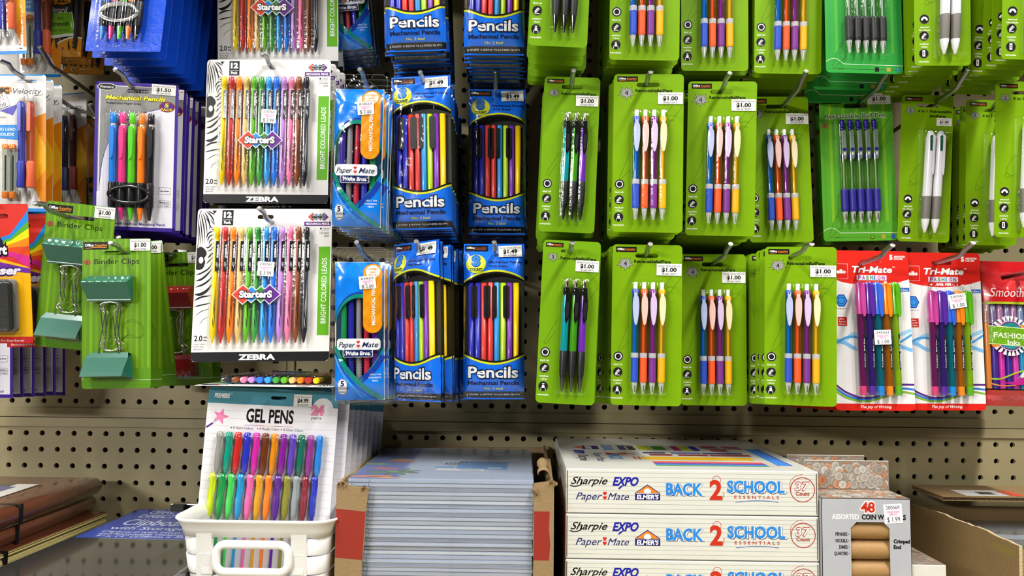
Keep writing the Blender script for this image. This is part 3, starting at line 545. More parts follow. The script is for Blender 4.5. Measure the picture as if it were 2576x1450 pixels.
def t_bag8():
    W, H = 80, 205; t = T('pencil_bag', 'pencil bag', W, H)
    yf = lambda u, v: -(10.6*max(0, 1-abs(2*u/W-1)**8)*edge(v, 12, 200, 22)**1.2 + wr(u, v, .5)*edge(v, 0, 205, 10)) - .6
    m = M(W, H, yf); us = [W*i/24 for i in range(25)]; B = mat('#1670f0', .25, 0, .5, .5, 55, kind='printed_film'); Yl = mat('#dbe02a', .3, 0, .3, kind='printed_film')
    arch = lambda u: 58-20*math.sin(math.pi*min(1, max(0, (u+6)/(W+18))))**.8; low = lambda u: 143+14*math.sin(math.pi*min(1, max(0, (u+4)/(W+10))))
    m.strip(us, lambda u: 0, lambda u: arch(u)-1.5, 14, 0, B); m.strip(us, lambda u: arch(u)-2.5, arch, 1, .25, Yl); m.strip(us, arch, lambda u: arch(u)+2.5, 1, .2, BLACK)
    m.strip(us, lambda u: low(u)-2.5, low, 1, .2, BLACK); m.strip(us, low, lambda u: low(u)+2.6, 1, .25, Yl); m.strip(us, lambda u: low(u)+2, lambda u: 205, 10, 0, B)
    m.strip(us, lambda u: 194.5, lambda u: 203, 2, .2, mat('#17181c', .25, 0, .4, .4, 80, kind='printed_film')); m.text('NEVER NEEDS SHARPENING!', 5, 74, 201, 3.4, .5, '#dcdcdc', .03)
    back = M(W, H); back.slab([(0, 0), (80, 0), (80, 205), (0, 205)], -1.4, -.8, mat('#23241f', .5, kind='backing'), '#1450b0')
    logo(m, 1.8, 2.2, 32, 9.8, .4, '#a0522c'); m.ell(16.5, 27.5, 13.2, 12.6, .3, Yl, 30); m.otext('8', 11, 22, 30, 12.5, .6, '#2a78c8', '#154a98', .05, .03); m.text('COUNT', 8.6, 24.6, 37, 3.6, .7, '#1d4a28', .03)
    m.text('Mechanical Pencils', 33, 77, 26.5, 2.9, .3, '#0b2468', .03); m.text('With Eraser', 33, 60, 32, 2.9, .3, '#0b2468', .03)
    m.otext('Pencils', 7, 72, 176, 13.6, .5, '#e4e6ea', '#0c1c3c', .05, .025); m.text('Mechanical Pencils', 6.5, 73, 185.5, 5, .4, '#0b2050', .03); m.text('No. 2 lead', 28, 52, 191.8, 3, .4, '#d8e040', .02)
    t.part('printed_wrapper', m); t.part('backing', back)
    t.part('price_sticker', sticker(W, H, 46, 2.6, 77, 18, '$1.49', '228847', 2, yf))
    for x, c, s in ((10.3, '#2a2fb0', 1), (18.6, '#3237b8', -1), (26.8, '#d83a34', 1), (35.6, '#dc3d36', -1), (44, '#2d92e0', -1), (52.3, '#b4d822', 1), (60.6, '#7836b0', -1), (69.4, '#f4cc10', 0)):
        b = M(W, H); b.lathe(x, [(51.5+abs(x-40)*.08, 3.2), (52.5, 3.9), (158, 3.9)], 4.2, plas(c, .3, .2), 6)
        sb = []
        if s:
            k = M(W, H); k.slab(rr(x+(0 if s > 0 else -5.6), 56, x+(5.6 if s > 0 else 0), 98, 2.2), 6.8, 8.4, mat('#232120', .3, 0, .3, kind='plastic')); k.slab(rr(x+(.8 if s > 0 else -4.8), 84, x+(4.8 if s > 0 else -.8), 99, 2), 8.2, 8.9, mat('#1c1a1a', .3, kind='plastic')); sb = [('clip', k)]
        t.part('mechanical_pencil', b, sb)
    f = M(W, H, lambda u, v: yf(u, v)-.7); f.strip([W*i/18 for i in range(19)], lambda u: 0, lambda u: 205, 40, 0, FILM()); t.part('clear_film', f); return t
def t_bag5(order):
    W, H = 72, 205; t = T('pencil_bag', 'pencil bag', W, H)
    yf = lambda u, v: -(11*max(0, 1-abs(2*u/W-1)**6)*edge(v, 18, 200, 22)**1.2 + wr(u, v, .7)*edge(v, 0, 205, 10)) - .6
    m = M(W, H, yf); B = mat('#1080ee', .2, 0, .5, .6, 50, kind='printed_film'); B2 = mat('#1a3fa8', .2, 0, .5, .4, 50, kind='printed_film'); TL = mat('#128a7c', .2, 0, .5, .4, 50, kind='printed_film'); u0, u1 = 5, 67; us = [u0+(u1-u0)*i/20 for i in range(21)]
    top = lambda u: 112-46*math.sqrt(max(0, 1-((u-36)/32.)**2)); bot = lambda u: 128+46*max(0, 1-abs((u-34)/32.))**.75
    m.strip(us, lambda u: 20, lambda u: top(u)-4, 10, 0, B); m.strip(us, lambda u: top(u)-5, top, 1, .2, TL); m.strip(us, lambda u: top(u)-7.5, lambda u: top(u)-5, 1, .2, B2)
    m.strip(us, lambda u: bot(u)+3, lambda u: 197, 8, 0, B); m.strip(us, bot, lambda u: bot(u)+3.5, 1, .2, TL)
    m.line([(6, 128), (16, 150), (34, 172), (52, 188), (66, 196)], 5, .35, TL); m.line([(5, 134), (14, 156), (32, 178), (48, 191), (58, 196.5)], 1.2, .45, B2); m.line([(66, 140), (56, 156), (40, 170), (34, 176)], 7, .3, B2); m.line([(5, 140), (16, 164), (30, 182), (40, 194)], 2.4, .3, '#4a9fe8')
    m.line([(u0, 20), (u1, 20), (u1, 197.5), (u0, 197.5), (u0, 20)], 1, .5, '#eef4f6', False)
    m.poly(rr(41, 22, 65, 111, 11.9, 8), .6, '#e8930e'); m.line(rr(41, 22, 65, 111, 11.9, 8)+[(41, 34)], .7, .7, '#a66a10', False); m.ell(53, 32.5, 9.3, 9.3, .75, '#eef2f0', 24); m.ring(53, 32.5, 9.3, 9.3, .6, .85, '#c88a20')
    for i, s in enumerate(('LONGEST', 'LEADS', 'AVAILABLE')): m.text(s, 46.5+(2.5 if i == 1 else 0), 59.5-(2.5 if i == 1 else 0), 30+i*4, 2.3, .95, '#e09a2a', .04)
    m.text('MECHANICAL PENCILS', 56, 56+58, 101, 4.2, .9, '#f6f2ea', .03, 0, 90)
    m.poly(rr(8, 118, 63, 132.5, 4), .7, '#e9ecf0'); m.text('Paper', 10, 31, 129, 6.6, 1.05, '#14204e', .005, .35); m.text('Mate', 39.5, 60, 129, 6.6, 1.05, '#14204e', .005, .35)
    for v in (122.5, 127.5): m.poly([(35, v+2.3), (32.8, v-.4), (33.4, v-1.6), (34.4, v-1.6), (35, v-.9), (35.6, v-1.6), (36.6, v-1.6), (37.2, v-.4)], .9, '#d8202a')
    m.poly(rr(15.5, 132, 53.5, 141.8, 2), .65, '#eef2f6'); m.poly(rr(16.2, 132.3, 52.8, 141.2, 1.8), .75, '#17235e'); m.text('Write Bros.', 19, 50.5, 139, 4.6, 1.1, '#ffffff', .03, .15)
    m.poly(rr(9.5, 169, 20.5, 190, 5.4), .6, '#eef2f6'); m.line(rr(10.2, 169.7, 19.8, 189.3, 4.7)+[(10.2, 174)], .6, .7, '#17235e', False); m.text('5', 12.8, 17.2, 178.4, 6.4, .8, '#17235e', .04); m.rect(8, 180.4, 22, 183, .8, '#17235e'); m.text('MECHANICAL', 9, 21, 182.6, 1.5, .9, '#ffffff', .03); m.text('PENCILS', 11.6, 18.4, 187, 1.6, .8, '#17235e', .03)
    for i, s in enumerate(('PERFECT FOR', 'STANDARDIZED', 'TESTS')): m.text(s, 48+i*(2 if i == 2 else 0), 64-i*(2 if i == 2 else 0), 165+i*4, 2, .55, '#d4e4f6', .02)
    t.part('printed_wrapper', m)
    bk = M(W, H); bk.slab(rr(6, 22, 66, 198, 2), -1.3, -.9, mat('#1a4a70', .4, kind='printed_film')); t.part('backing', bk)
    for x, c in zip((16, 25, 35, 45, 55), order):
        b = M(W, H); b.lathe(x, [(48, 2), (49, 2.9), (70, 3.6), (140, 3.7), (147, 3.7)], 4.2, mat(c, .15, 0, .6, kind='plastic'), 12)
        g = M(W, H); pr = [(146, 3.6)]
        for k in range(8): pr += [(148+k*3.6, 4), (149.8+k*3.6, 3.3)]
        g.lathe(x, pr+[(178, 3), (184, 1)], 4.2, mat(c, .25, 0, .5, kind='plastic'), 12); t.part('mechanical_pencil', b, [('ribbed_grip', g)])
    t.part('price_sticker', gunlabel(W, H, 36, 38, 57, 54.5, '83833', '$ 2.00', 5, 1.2, yf=yf))
    f = M(W, H, lambda u, v: yf(u, v)-1.3); f.strip([W*i/18 for i in range(19)], lambda u: 18, lambda u: 205, 36, 0, FILM())
    a = rr(0, 0, W, 20, 6); hole = smooth([(20, 14), (24, 10), (36, 9), (48, 10), (52, 14), (48, 16.5), (36, 17), (24, 16.5), (20, 14)])
    f.line(hole, .8, .3, clear('film_rim', haze='#c8ccd0', hz=.14)); 
    for q in ([(0, 4), (4, 0), (68, 0), (72, 4), (72, 9), (0, 9)], [(0, 9), (20, 9), (20, 17), (0, 17)], [(52, 9), (72, 9), (72, 17), (52, 17)], [(0, 17), (72, 17), (72, 18), (0, 18)]): f.poly(q, 0, FILM())
    f.line([(1, 200), (1, 6), (6, 1), (66, 1), (71, 6), (71, 200)], .8, .3, clear('film_rim', haze='#c8ccd0', hz=.14), False); f.line([(0, 199.5), (20, 201), (40, 199), (72, 201)], 1.2, .3, clear('film_rim', haze='#c8ccd0', hz=.14))
    t.part('clear_film', f); return t
def t_trimate(second):
    dy = 9 if second else 0; W, H = 107, 212; t = T('ball_pen_pack', 'pen pack', W, H); m = M(W, H); Rd = '#e0281e'
    board(m, W, H, Rd, 5, (40.5, 11.5, 69, 16.5)); hd = smooth([(0, 36), (16, 43), (50, 47), (84, 44), (107, 38)])
    m.poly(hd + [(107, 203), (0, 203)], .12, '#f0eeee')
    m.otext('Tri-Mate', 29, 84, 29.5, 8.2, .12, '#ffffff', '#b01c16', .03, .03, .22); m.text('TM', 84.5, 88, 22.5, 1.4, .2, '#ffffff', .03)
    m.rect(35, 33, 76, 39.8, .14, '#e8dce8')
    for i, (ch, c) in enumerate(zip('FASHION', ('#b0508c', '#8a5ab0', '#6aa040', '#40a090', '#4a80d0', '#c060a0', '#a04aa0'))): m.text(ch, 37+i*5.4, 37+i*5.4+(4 if ch != 'I' else 1.6), 38.8, 4.8, .26, c, .04)
    if second: m.text('BALL PEN', 46, 66, 44.6, 3, .26, '#ffffff', .04)
    m.line([(23, 18.5), (23, 38.5), (1, 38.5), (1, 18.5), (23, 18.5)], .5, .14, '#f6e4e0', False); m.text('cello', 4, 20.5, 31, 5, .2, '#ffffff', .05)
    m.text('5', 81, 85.5, 11.6, 6, .2, '#ffffff', .06); m.text('ASSORTED', 87, 103, 8.6, 2.2, .2, '#ffffff', .04); m.text('COLORS', 87, 99.5, 11.7, 2.2, .2, '#ffffff', .04)
    m.poly([(93, 49.5), (106.5, 49.5), (106.5, 54.5), (96, 54.5), (94.5, 57), (94.5, 54)], .24, '#1f5ec0'); m.text('1.0mm', 95.5, 104.5, 53.5, 2.4, .32, '#d8e6ff', .03)
    q = -4
    m.poly([(8.6+q, 67.5), (13+q, 59.5), (21+q, 59.5), (25.4+q, 67.5), (21+q, 75.5), (13+q, 75.5)], .22, '#1c56b8'); m.poly([(10.4+q, 67.5), (14+q, 61), (20+q, 61), (23.6+q, 67.5), (20+q, 74), (14+q, 74)], .3, '#3c9af0'); m.ring(17+q, 67.5, 4.6, 4.6, .7, .38, '#123a80'); m.text('Triangle Barrel', 10+q, 24+q, 79, 1.5, .24, '#333344')
    m.rect(11+q, 89.5, 23.5+q, 101.5, .24, '#c8281e')
    for i, s in enumerate(('Ultra', 'Smooth', 'Writing')): m.text(s, 12.5+q, 22-(2 if i == 0 else 0)+q, 93+i*3.5, 2.1, .32, '#f6dcd8', .02)
    for k, (a, w, c) in enumerate((([(0, 124), (14, 121), (30, 112), (56, 122), (80, 116), (107, 106)], 5, '#9fd0f2'), ([(0, 119), (16, 124), (34, 132), (60, 122), (84, 126), (107, 133)], 5, '#7fbdf0'), ([(0, 126), (20, 116), (40, 118), (70, 128), (90, 122), (107, 112)], 3, '#4a9fe0'))): m.line(a, w, .16+.04*k, c)
    for k, (o, c) in enumerate(((0, '#5b2a86'), (4.5, '#3a7fd8'), (8.5, '#86b83a'))): m.line([(0, 178+o), (16, 189+o*.8), (40, 196+o*.5), (66, 190+o*.5), (86, 179+o), (107, 178+o*1.4)], 2.6, .2+.05*k, c)
    m.poly([(0, 203), (107, 203), (107, 208), (105.5, 210.5), (102, 212), (5, 212), (1.5, 210.5), (0, 208)], .3, Rd); m.text('The Joy of Writing', 33, 75, 208.8, 3.4, .42, '#ffffff', .01, .25)
    t.part('card', m)
    for x, c, d in ((34, '#c8459a', '#8e2a78'), (46, '#5a2c9c', '#4a3098'), (57.6, '#3a66dc', '#1888a0'), (69.6, '#f48a1a', '#c87a18'), (81.4, '#5cb01c', '#a8d428')):
        cp = M(W, H); cp.lathe(x, [(v+dy, r) for v, r in ((43, 1.5), (43.6, 3.4), (45.5, 4.9), (49, 5.5), (86, 5.5))], 7, plas(c, .2), 14)
        cl = M(W, H); cl.slab([(u, v+dy) for u, v in ((x-1.2, 45), (x+2.6, 44.6), (x+4.6, 50), (x+5, 66), (x+5, 84), (x+3.8, 89), (x+1.6, 89.5), (x, 84), (x-1.2, 66))], 12, 14, plas(c, .18))
        b = M(W, H); b.lathe(x, [(86+dy, 4.4), (184, 4.4), (186, 4.2)], 7, clear('pen_barrel_'+d[1:], tint=d, haze=d, hz=.4, base=.05), 12)
        rf = M(W, H); rf.lathe(x-.5, [(86+dy, 1.6), (160, 1.6)], 7, plas('#241c2c' if x != 46 else '#1c1440'), 8); rf.rect(x+.6, 112, x+2.6, 158, 11.5, '#26202c')
        rf.text('Tri-Mate  Ball Pen', x+2.3, x+2.3+38, 156, 1.2, 11.65, '#d8d8e0', .03, 0, 90)
        pl = M(W, H); pl.lathe(x, [(180, 4.5), (191, 4.4), (192, 4)], 7, plas({'#c8459a': '#d8407a', '#3a66dc': '#1a8ae0'}.get(c, c), .3), 12)
        t.part('ball_pen', b, [('cap', cp), ('clip', cl), ('refill', rf), ('end_plug', pl)])
    t.part('blister', blister(W, H, 26, 40.5, 92, 194.5, (34, 46, 57.6, 69.6, 81.4), 15, 2.5, 5.5), label='clear blister bubble')
    t.part('price_sticker', gunlabel(W, H, *((53, 57, 76, 76) if second else (47.5, 107, 70, 126)), '245561', '$ 1.00', 9 if second else 2, 15.4)); return t
def t_smooth():
    W, H = 103, 197; t = T('pen_bag', 'pen bag', W, H)
    yf = lambda u, v: -(11.5*max(0, 1-abs(2*u/W-1)**8)*edge(v, 20, 192, 22)**1.2 + wr(u, v, .6)) - .6
    m = M(W, H, yf); Rd = mat('#c81c22', .25, 0, .5, .5, 60, kind='printed_film'); us = [W*i/24 for i in range(25)]
    a, b, c, d = 27, 19, 60, 27
    m.strip([0, 9, 18, 27], lambda u: 0, lambda u: 60, 8, 0, Rd); m.strip([60, 74, 88, 103], lambda u: 0, lambda u: 60, 8, 0, Rd); m.strip([27, 38, 49, 60], lambda u: 0, lambda u: b-3*math.sin(math.pi*(u-27)/33), 3, 0, Rd); m.strip([27, 38, 49, 60], lambda u: d, lambda u: 60, 6, 0, Rd)
    m.strip(us, lambda u: 57, lambda u: 60, 1, .3, '#a8b828'); m.line([(0, 32), (60, 33), (103, 36)], .5, .4, '#f0d8d4', False)
    m.text('Smooth', 7, 52, 50, 12, .4, '#f2dcdc', .0, .3)
    m.strip(us, lambda u: 176, lambda u: 197, 3, 0, Rd); m.strip(us, lambda u: 183, lambda u: 191, 1, .25, mat('#e8505a', .3, 0, .3, .8, 150, kind='printed_film'))
    for i in range(5):
        for sx, sy in ((-1, -1), (1, -1), (-1, 1), (1, 1)):
            q = R(28+i*14); r0, r1 = 17, 27; m.poly([(31+sx*r0*math.cos(q), 103+sy*r0*math.sin(q)), (31+sx*r1*math.cos(q-.09), 103+sy*r1*math.sin(q-.09)), (31+sx*r1*math.cos(q+.09), 103+sy*r1*math.sin(q+.09))], .6, '#e4dce8' if i % 2 else '#f0f0ec')
    m.poly([(2, 93), (12, 90), (26, 112), (8, 120)], .7, '#e08a1e'); m.poly([(44, 88), (60, 87), (60, 112), (48, 116)], .7, '#e08a1e')
    m.ell(31, 103, 19.4, 20.6, .85, '#d8b4cc', 28); m.ell(31, 103, 18.2, 19.4, .95, '#5e2a6c', 28); m.ell(31, 103, 16.8, 18, 1.05, '#2a8a8c', 28)
    m.poly([(3, 89), (60, 93), (58, 118), (0, 114)], 1.15, '#d8e8b0'); m.poly([(4, 90.2), (59, 94), (57, 116.8), (1.4, 113)], 1.25, '#6aa41c'); m.text('FASHION', 9, 54, 105, 6.6, 1.35, '#e8f2d8', .02, 0, -3); m.text('Inks', 26, 43, 114.5, 6, 1.35, '#e8f2d8', .02, 0, -3)
    m.line([(0, 160), (14, 161), (30, 155), (44, 150), (62, 149)], 2, .5, '#9ab82a'); m.poly(smooth([(16, 166), (34, 164), (46, 157), (62, 152), (58, 164), (40, 169)]), .5, '#b82480'); m.line([(0, 166), (16, 170), (34, 169)], 1.6, .45, '#d88a30')
    m.poly([(38, 160), (48, 148), (80, 136), (80, 146), (52, 157)], .6, '#d4d4dc'); m.line([(40, 159), (56, 150), (80, 141)], 1.4, .7, '#3a3a44', False)
    t.part('printed_wrapper', m); bk = M(W, H); bk.slab([(0, 30), (103, 30), (103, 190), (0, 190)], -1.4, -1, mat('#4a3c40', .5, kind='backing')); t.part('backing', bk)
    for x, c in zip((4, 13, 22.5, 32, 41, 50.5, 60, 70, 80, 90), ('#c87830', '#3c2a8c', '#c0309c', '#3c2a8c', '#c83aa4', '#1a86b0', '#c89030', '#50a030', '#c0309c', '#3c2a8c')):
        p = M(W, H); p.lathe(x, [(60, 3.4), (66, 4.1), (174, 4.1)], 4, plas(c), 12); cp = M(W, H); cp.lathe(x, [(58, 2), (60, 4.3), (86, 4.6)], 4, clear('cap_plastic', tint='#f0ecf4', haze='#cfc4d8', hz=.22, base=.03), 12); t.part('ball_pen', p, [('cap', cp)])
    t.part('price_sticker', gunlabel(W, H, 54, 47, 76, 67, '245562', '$ 1.00', 0, 1.4, yf=yf))
    f = M(W, H, lambda u, v: yf(u, v)-1.4); f.strip([W*i/18 for i in range(19)], lambda u: 28, lambda u: 197, 30, 0, FILM()); t.part('clear_film', f); return t
def t_velocity(dark=False):
    W, H = 103, 188; t = T('mechanical_pencil_pack', 'pencil pack', W, H); m = M(W, H)
    board(m, W, H, '#e6e3e0', 4, (64, 7, 91, 11.5))
    m.poly([(84, 60), (103, 52), (103, 178), (98, 178), (88, 156)], .12, '#e88c14'); m.poly([(74, 52), (84, 60), (88, 156), (78, 120)], .12, '#efae1c'); m.poly([(84, 60), (103, 100), (103, 130), (88, 150)], .18, '#f2b41a')
    m.rect(0, 183.5, 103, 188, .2, '#1f8ee8'); m.rect(4, 0, 99, 1.6, .2, '#1f8ee8')
    m.poly(rr(30, 17, 56, 27, 4), .2, '#a8700e'); m.poly(rr(30.6, 17.6, 55.4, 26.4, 3.6), .28, '#e8921a'); m.text('BIC', 36, 53, 25.3, 6.4, .4, '#1a1208', .07)
    m.text('Velocity', 58, 97, 26.5, 7.6, .2, '#3c3c40', .0, .3); m.line([(74, 29), (96, 28), (98, 25)], .5, .2, '#3c3c40')
    m.poly([(20, 70), (64, 69), (66, 90), (20, 86)], .2, '#2f90e4'); m.text('STRONG LEAD', 22, 62, 77, 3.6, .32, '#e6f2fc', .03); m.text('MINE SOLIDE', 22, 60, 84, 3.6, .32, '#e6f2fc', .03)
    m.poly([(40, 50), (66, 40), (58, 56)], .2, '#5a56c0'); m.text('0.5mm', 30, 48, 60, 3, .2, '#4a4a50'); m.text('2', 93, 97.5, 181, 7, .3, '#222228', .0)
    for v in (130, 142, 154, 166): m.line([(22, v), (50, v)], .25, .14, '#b8b8bc', False)
    t.part('card', m); t.part('price_sticker', gunlabel(W, H, 22, 30, 52, 48, '243937', '$ 1.00', 20, .9))
    for x, c, g in (((74, '#1c1c48', '#16205c'), (87, '#5c1a14', '#8c2a14')) if dark else ((74, '#3a46c0', '#2b37a8'), (87, '#e0561c', '#ec6a38'))):  # dark set: the same blue and orange pens with shade in their colour
        b = M(W, H); b.lathe(x, [(38, 3), (44, 4.2), (70, 4.6), (122, 4.2)], 6.5, tint({'#3a46c0': '#5a66e0', '#e0561c': '#f08050'}.get(c, c)), 14)
        ru = M(W, H); ru.lathe(x, [(46, 2), (120, 2)], 6.5, plas(c if dark else '#b8b8c8'), 8)
        er = M(W, H); er.lathe(x, [(29, 2.8), (30, 3.8), (38, 3.8), (39, 3.2)], 6.5, mat('#dcdad6', .3, kind='frosted_plastic'), 12)
        cl = M(W, H); cl.slab(rr(x-2.4, 40, x+2.4, 80, 2), 11.3, 12.8, plas(c)); gr = M(W, H); gr.lathe(x, [(120, 4.6), (123, 5.8), (138, 5.2), (154, 5.9), (156, 5.2)], 6.5, mat(g, .5, kind='rubber'), 14)
        tp = M(W, H); tp.lathe(x, [(156, 4.6), (160, 4), (168, 1.8), (172, 1)], 6.5, clear('nose_plastic', haze='#dfe3df', hz=.6), 12); tp.lathe(x, [(160, 1.6), (172, .8)], 9, metal('#d0d0cc'), 6)
        t.part('mechanical_pencil', b, [('lead_tube', ru), ('eraser_cap', er), ('clip', cl), ('grip', gr), ('tip', tp)])
    for x in (52, 62):
        b = M(W, H); b.lathe(x, [(101, 3.8), (164, 3.8)], 6, clear('crystal_plastic', '#f6fbf4', rough=.04, base=.12), 12); k = M(W, H); k.lathe(x, [(97, 3), (98, 4.2), (103, 4.2)], 6, plas('#e8822c'), 12); k.lathe(x, [(162, 4.2), (170, 4.2), (171, 3.4)], 6, plas('#e8822c'), 12)
        l_ = M(W, H); l_.lathe(x, [(112, 1.2), (160, 1.2)], 6, plas('#4a4a4e'), 6); t.part('lead_case', b, [('end_caps', k), ('leads', l_)])
    t.part('blister', blister(W, H, 46, 26, 96, 177, (52, 62, 74, 87), 15, 2.4, 5.2), label='clear blister bubble'); return t
def t_xtra():
    W, H = 52, 200; t = T('pencil_bag', 'pencil bag', W, H); yf = lambda u, v: -(7*max(0, 1-abs(2*u/W-1)**3)*edge(v, 10, 195, 22) + wr(u, v, .6)) - .6
    m = M(W, H, yf); us = [W*i/14 for i in range(15)]; O = mat('#e8960f', .3, 0, .4, .4, 60, kind='printed_film')
    m.strip(us, lambda u: 0, lambda u: 104, 10, 0, O); m.ell(24, 118, 13, 6, .4, '#e8930e'); m.text('BIC', 16, 32, 121, 6, .5, '#1a1208', .07)
    m.rect(2, 124, 36, 138, .4, '#2a2622'); m.text('Pencil', 5, 33, 136, 8, .5, '#ffffff', .0, .3)
    m.poly([(2, 138), (40, 134), (44, 170), (6, 176)], .4, '#e8ecdc'); m.poly([(3, 139), (39, 135), (43, 166), (5, 171)], .5, '#77b52a'); m.text('Xtra', 17, 27, 147, 4, .6, '#1c2410', .01, .1, 4); m.text('Smooth', 9, 36, 157, 6.5, .6, '#1c2410', .02, .1, 4); m.text('Dark Writing', 11, 36, 165, 3, .6, '#1c2410', .0, .1, 4)
    cv = lambda u: 196-24*math.sin(math.pi/2*min(1, max(0, u/52)))**1; m.strip(us, lambda u: cv(u)-2, cv, 1, .3, '#eef0ea'); m.strip(us, cv, lambda u: 200, 3, .25, O)
    m.text('5', 40, 46, 187, 9, .5, BLACK, .03); m.rect(14, 193, 50, 197, .5, '#f4f0e0'); m.text('Mechanical Pencils', 16, 48, 196, 1.9, .6, BLACK, .03)
    t.part('printed_wrapper', m); bk = M(W, H); bk.slab([(0, 0), (52, 0), (52, 200), (0, 200)], -1.4, -1, mat('#6a5030', .5, kind='backing')); t.part('backing', bk)
    for x in (8, 17, 26, 35, 44):
        p = M(W, H); p.lathe(x, [(104, 3.4), (176, 3.4), (184, 2.4), (190, 1)], 3.8, plas('#3a3632'), 10); t.part('mechanical_pencil', p)
    f = M(W, H, lambda u, v: yf(u, v)-1.1); f.strip(us, lambda u: 0, lambda u: 200, 30, 0, FILM()); t.part('clear_film', f); return t
def t_eraser():
    W, H = 76, 186; t = T('eraser_pack', 'eraser pack', W, H); m = M(W, H); board(m, W, H, '#d9352c', 3, (22, 13, 49, 19))
    m.poly([(0, 78), (14, 66), (76, 84), (76, 177), (0, 177)], .12, '#f0b40c')
    fan = [(22, 56)]; ed = [(76, 8), (76, 22), (76, 32), (76, 44), (76, 56), (76, 70), (76, 86)]; cs = ('#1f8ae0', '#5aa82c', '#f4e014', '#f08a1a', '#e04a20', '#d42a8c')
    for i in range(6):
        a, b = ed[i], ed[i+1]; f = lambda p, q: ((p[0]+22)/2+2, p[1]*.5+56*.5+q)
        m.poly([(10, 54+i*3.4)] + [f(a, 8-i*1.6), a, b, f(b, 8-(i+1)*1.6)] + [(10, 57.4+i*3.4)], .16+.03*i, cs[i])
    m.poly([(10, 72), (40, 78), (76, 86), (76, 92), (40, 88), (8, 76)], .36, '#6a2a9c')
    m.ell(26, 56, 16, 16, .4, '#181c3c'); m.otext('Art', 22, 46, 66, 11, .5, '#ffffff', '#181226', .1, .06); m.otext('Eraser', 6, 64, 93, 10, .5, '#e8e2f4', '#3a1c6c', .08, .05, .2)
    m.rect(0, 177, 76, 186, .2, '#c8242c'); m.text('Blackboards & Dry Erase Boards!', 6, 64, 183.4, 2.6, .32, '#f4dcd8', .02, .15); t.part('card', m)
    e = M(W, H); e.slab(rr(9, 102, 55, 168, 6), 1, 16, mat('#232624', .8, bump=.6, bscale=500, kind='felt')); fe = M(W, H); fe.slab(rr(7.5, 100, 59, 170, 7), .6, 6, mat('#7c7a74', .9, bump=.8, bscale=700, kind='felt')); t.part('eraser', e, [('felt_edge', fe)])
    t.part('blister', blister(W, H, 4, 96, 64, 173, (), 18, 0, 4, 4), label='clear blister bubble'); return t
G1 = ('#9a9a92', '#129a80', '#d02a20', '#2a34c0', '#d42aa8', '#6a3416', '#e08a12', '#861e96', '#6446b8', '#14705a', '#933a90', '#2a86e0')
G2 = ('#cfe41a', '#149a4a', '#4ad45a', '#1a9ad8', '#f06ab0', '#e0a41c', '#ff8412', '#5a2296', '#8e8c28', '#98a0a6', '#8e2836', '#2638b8')
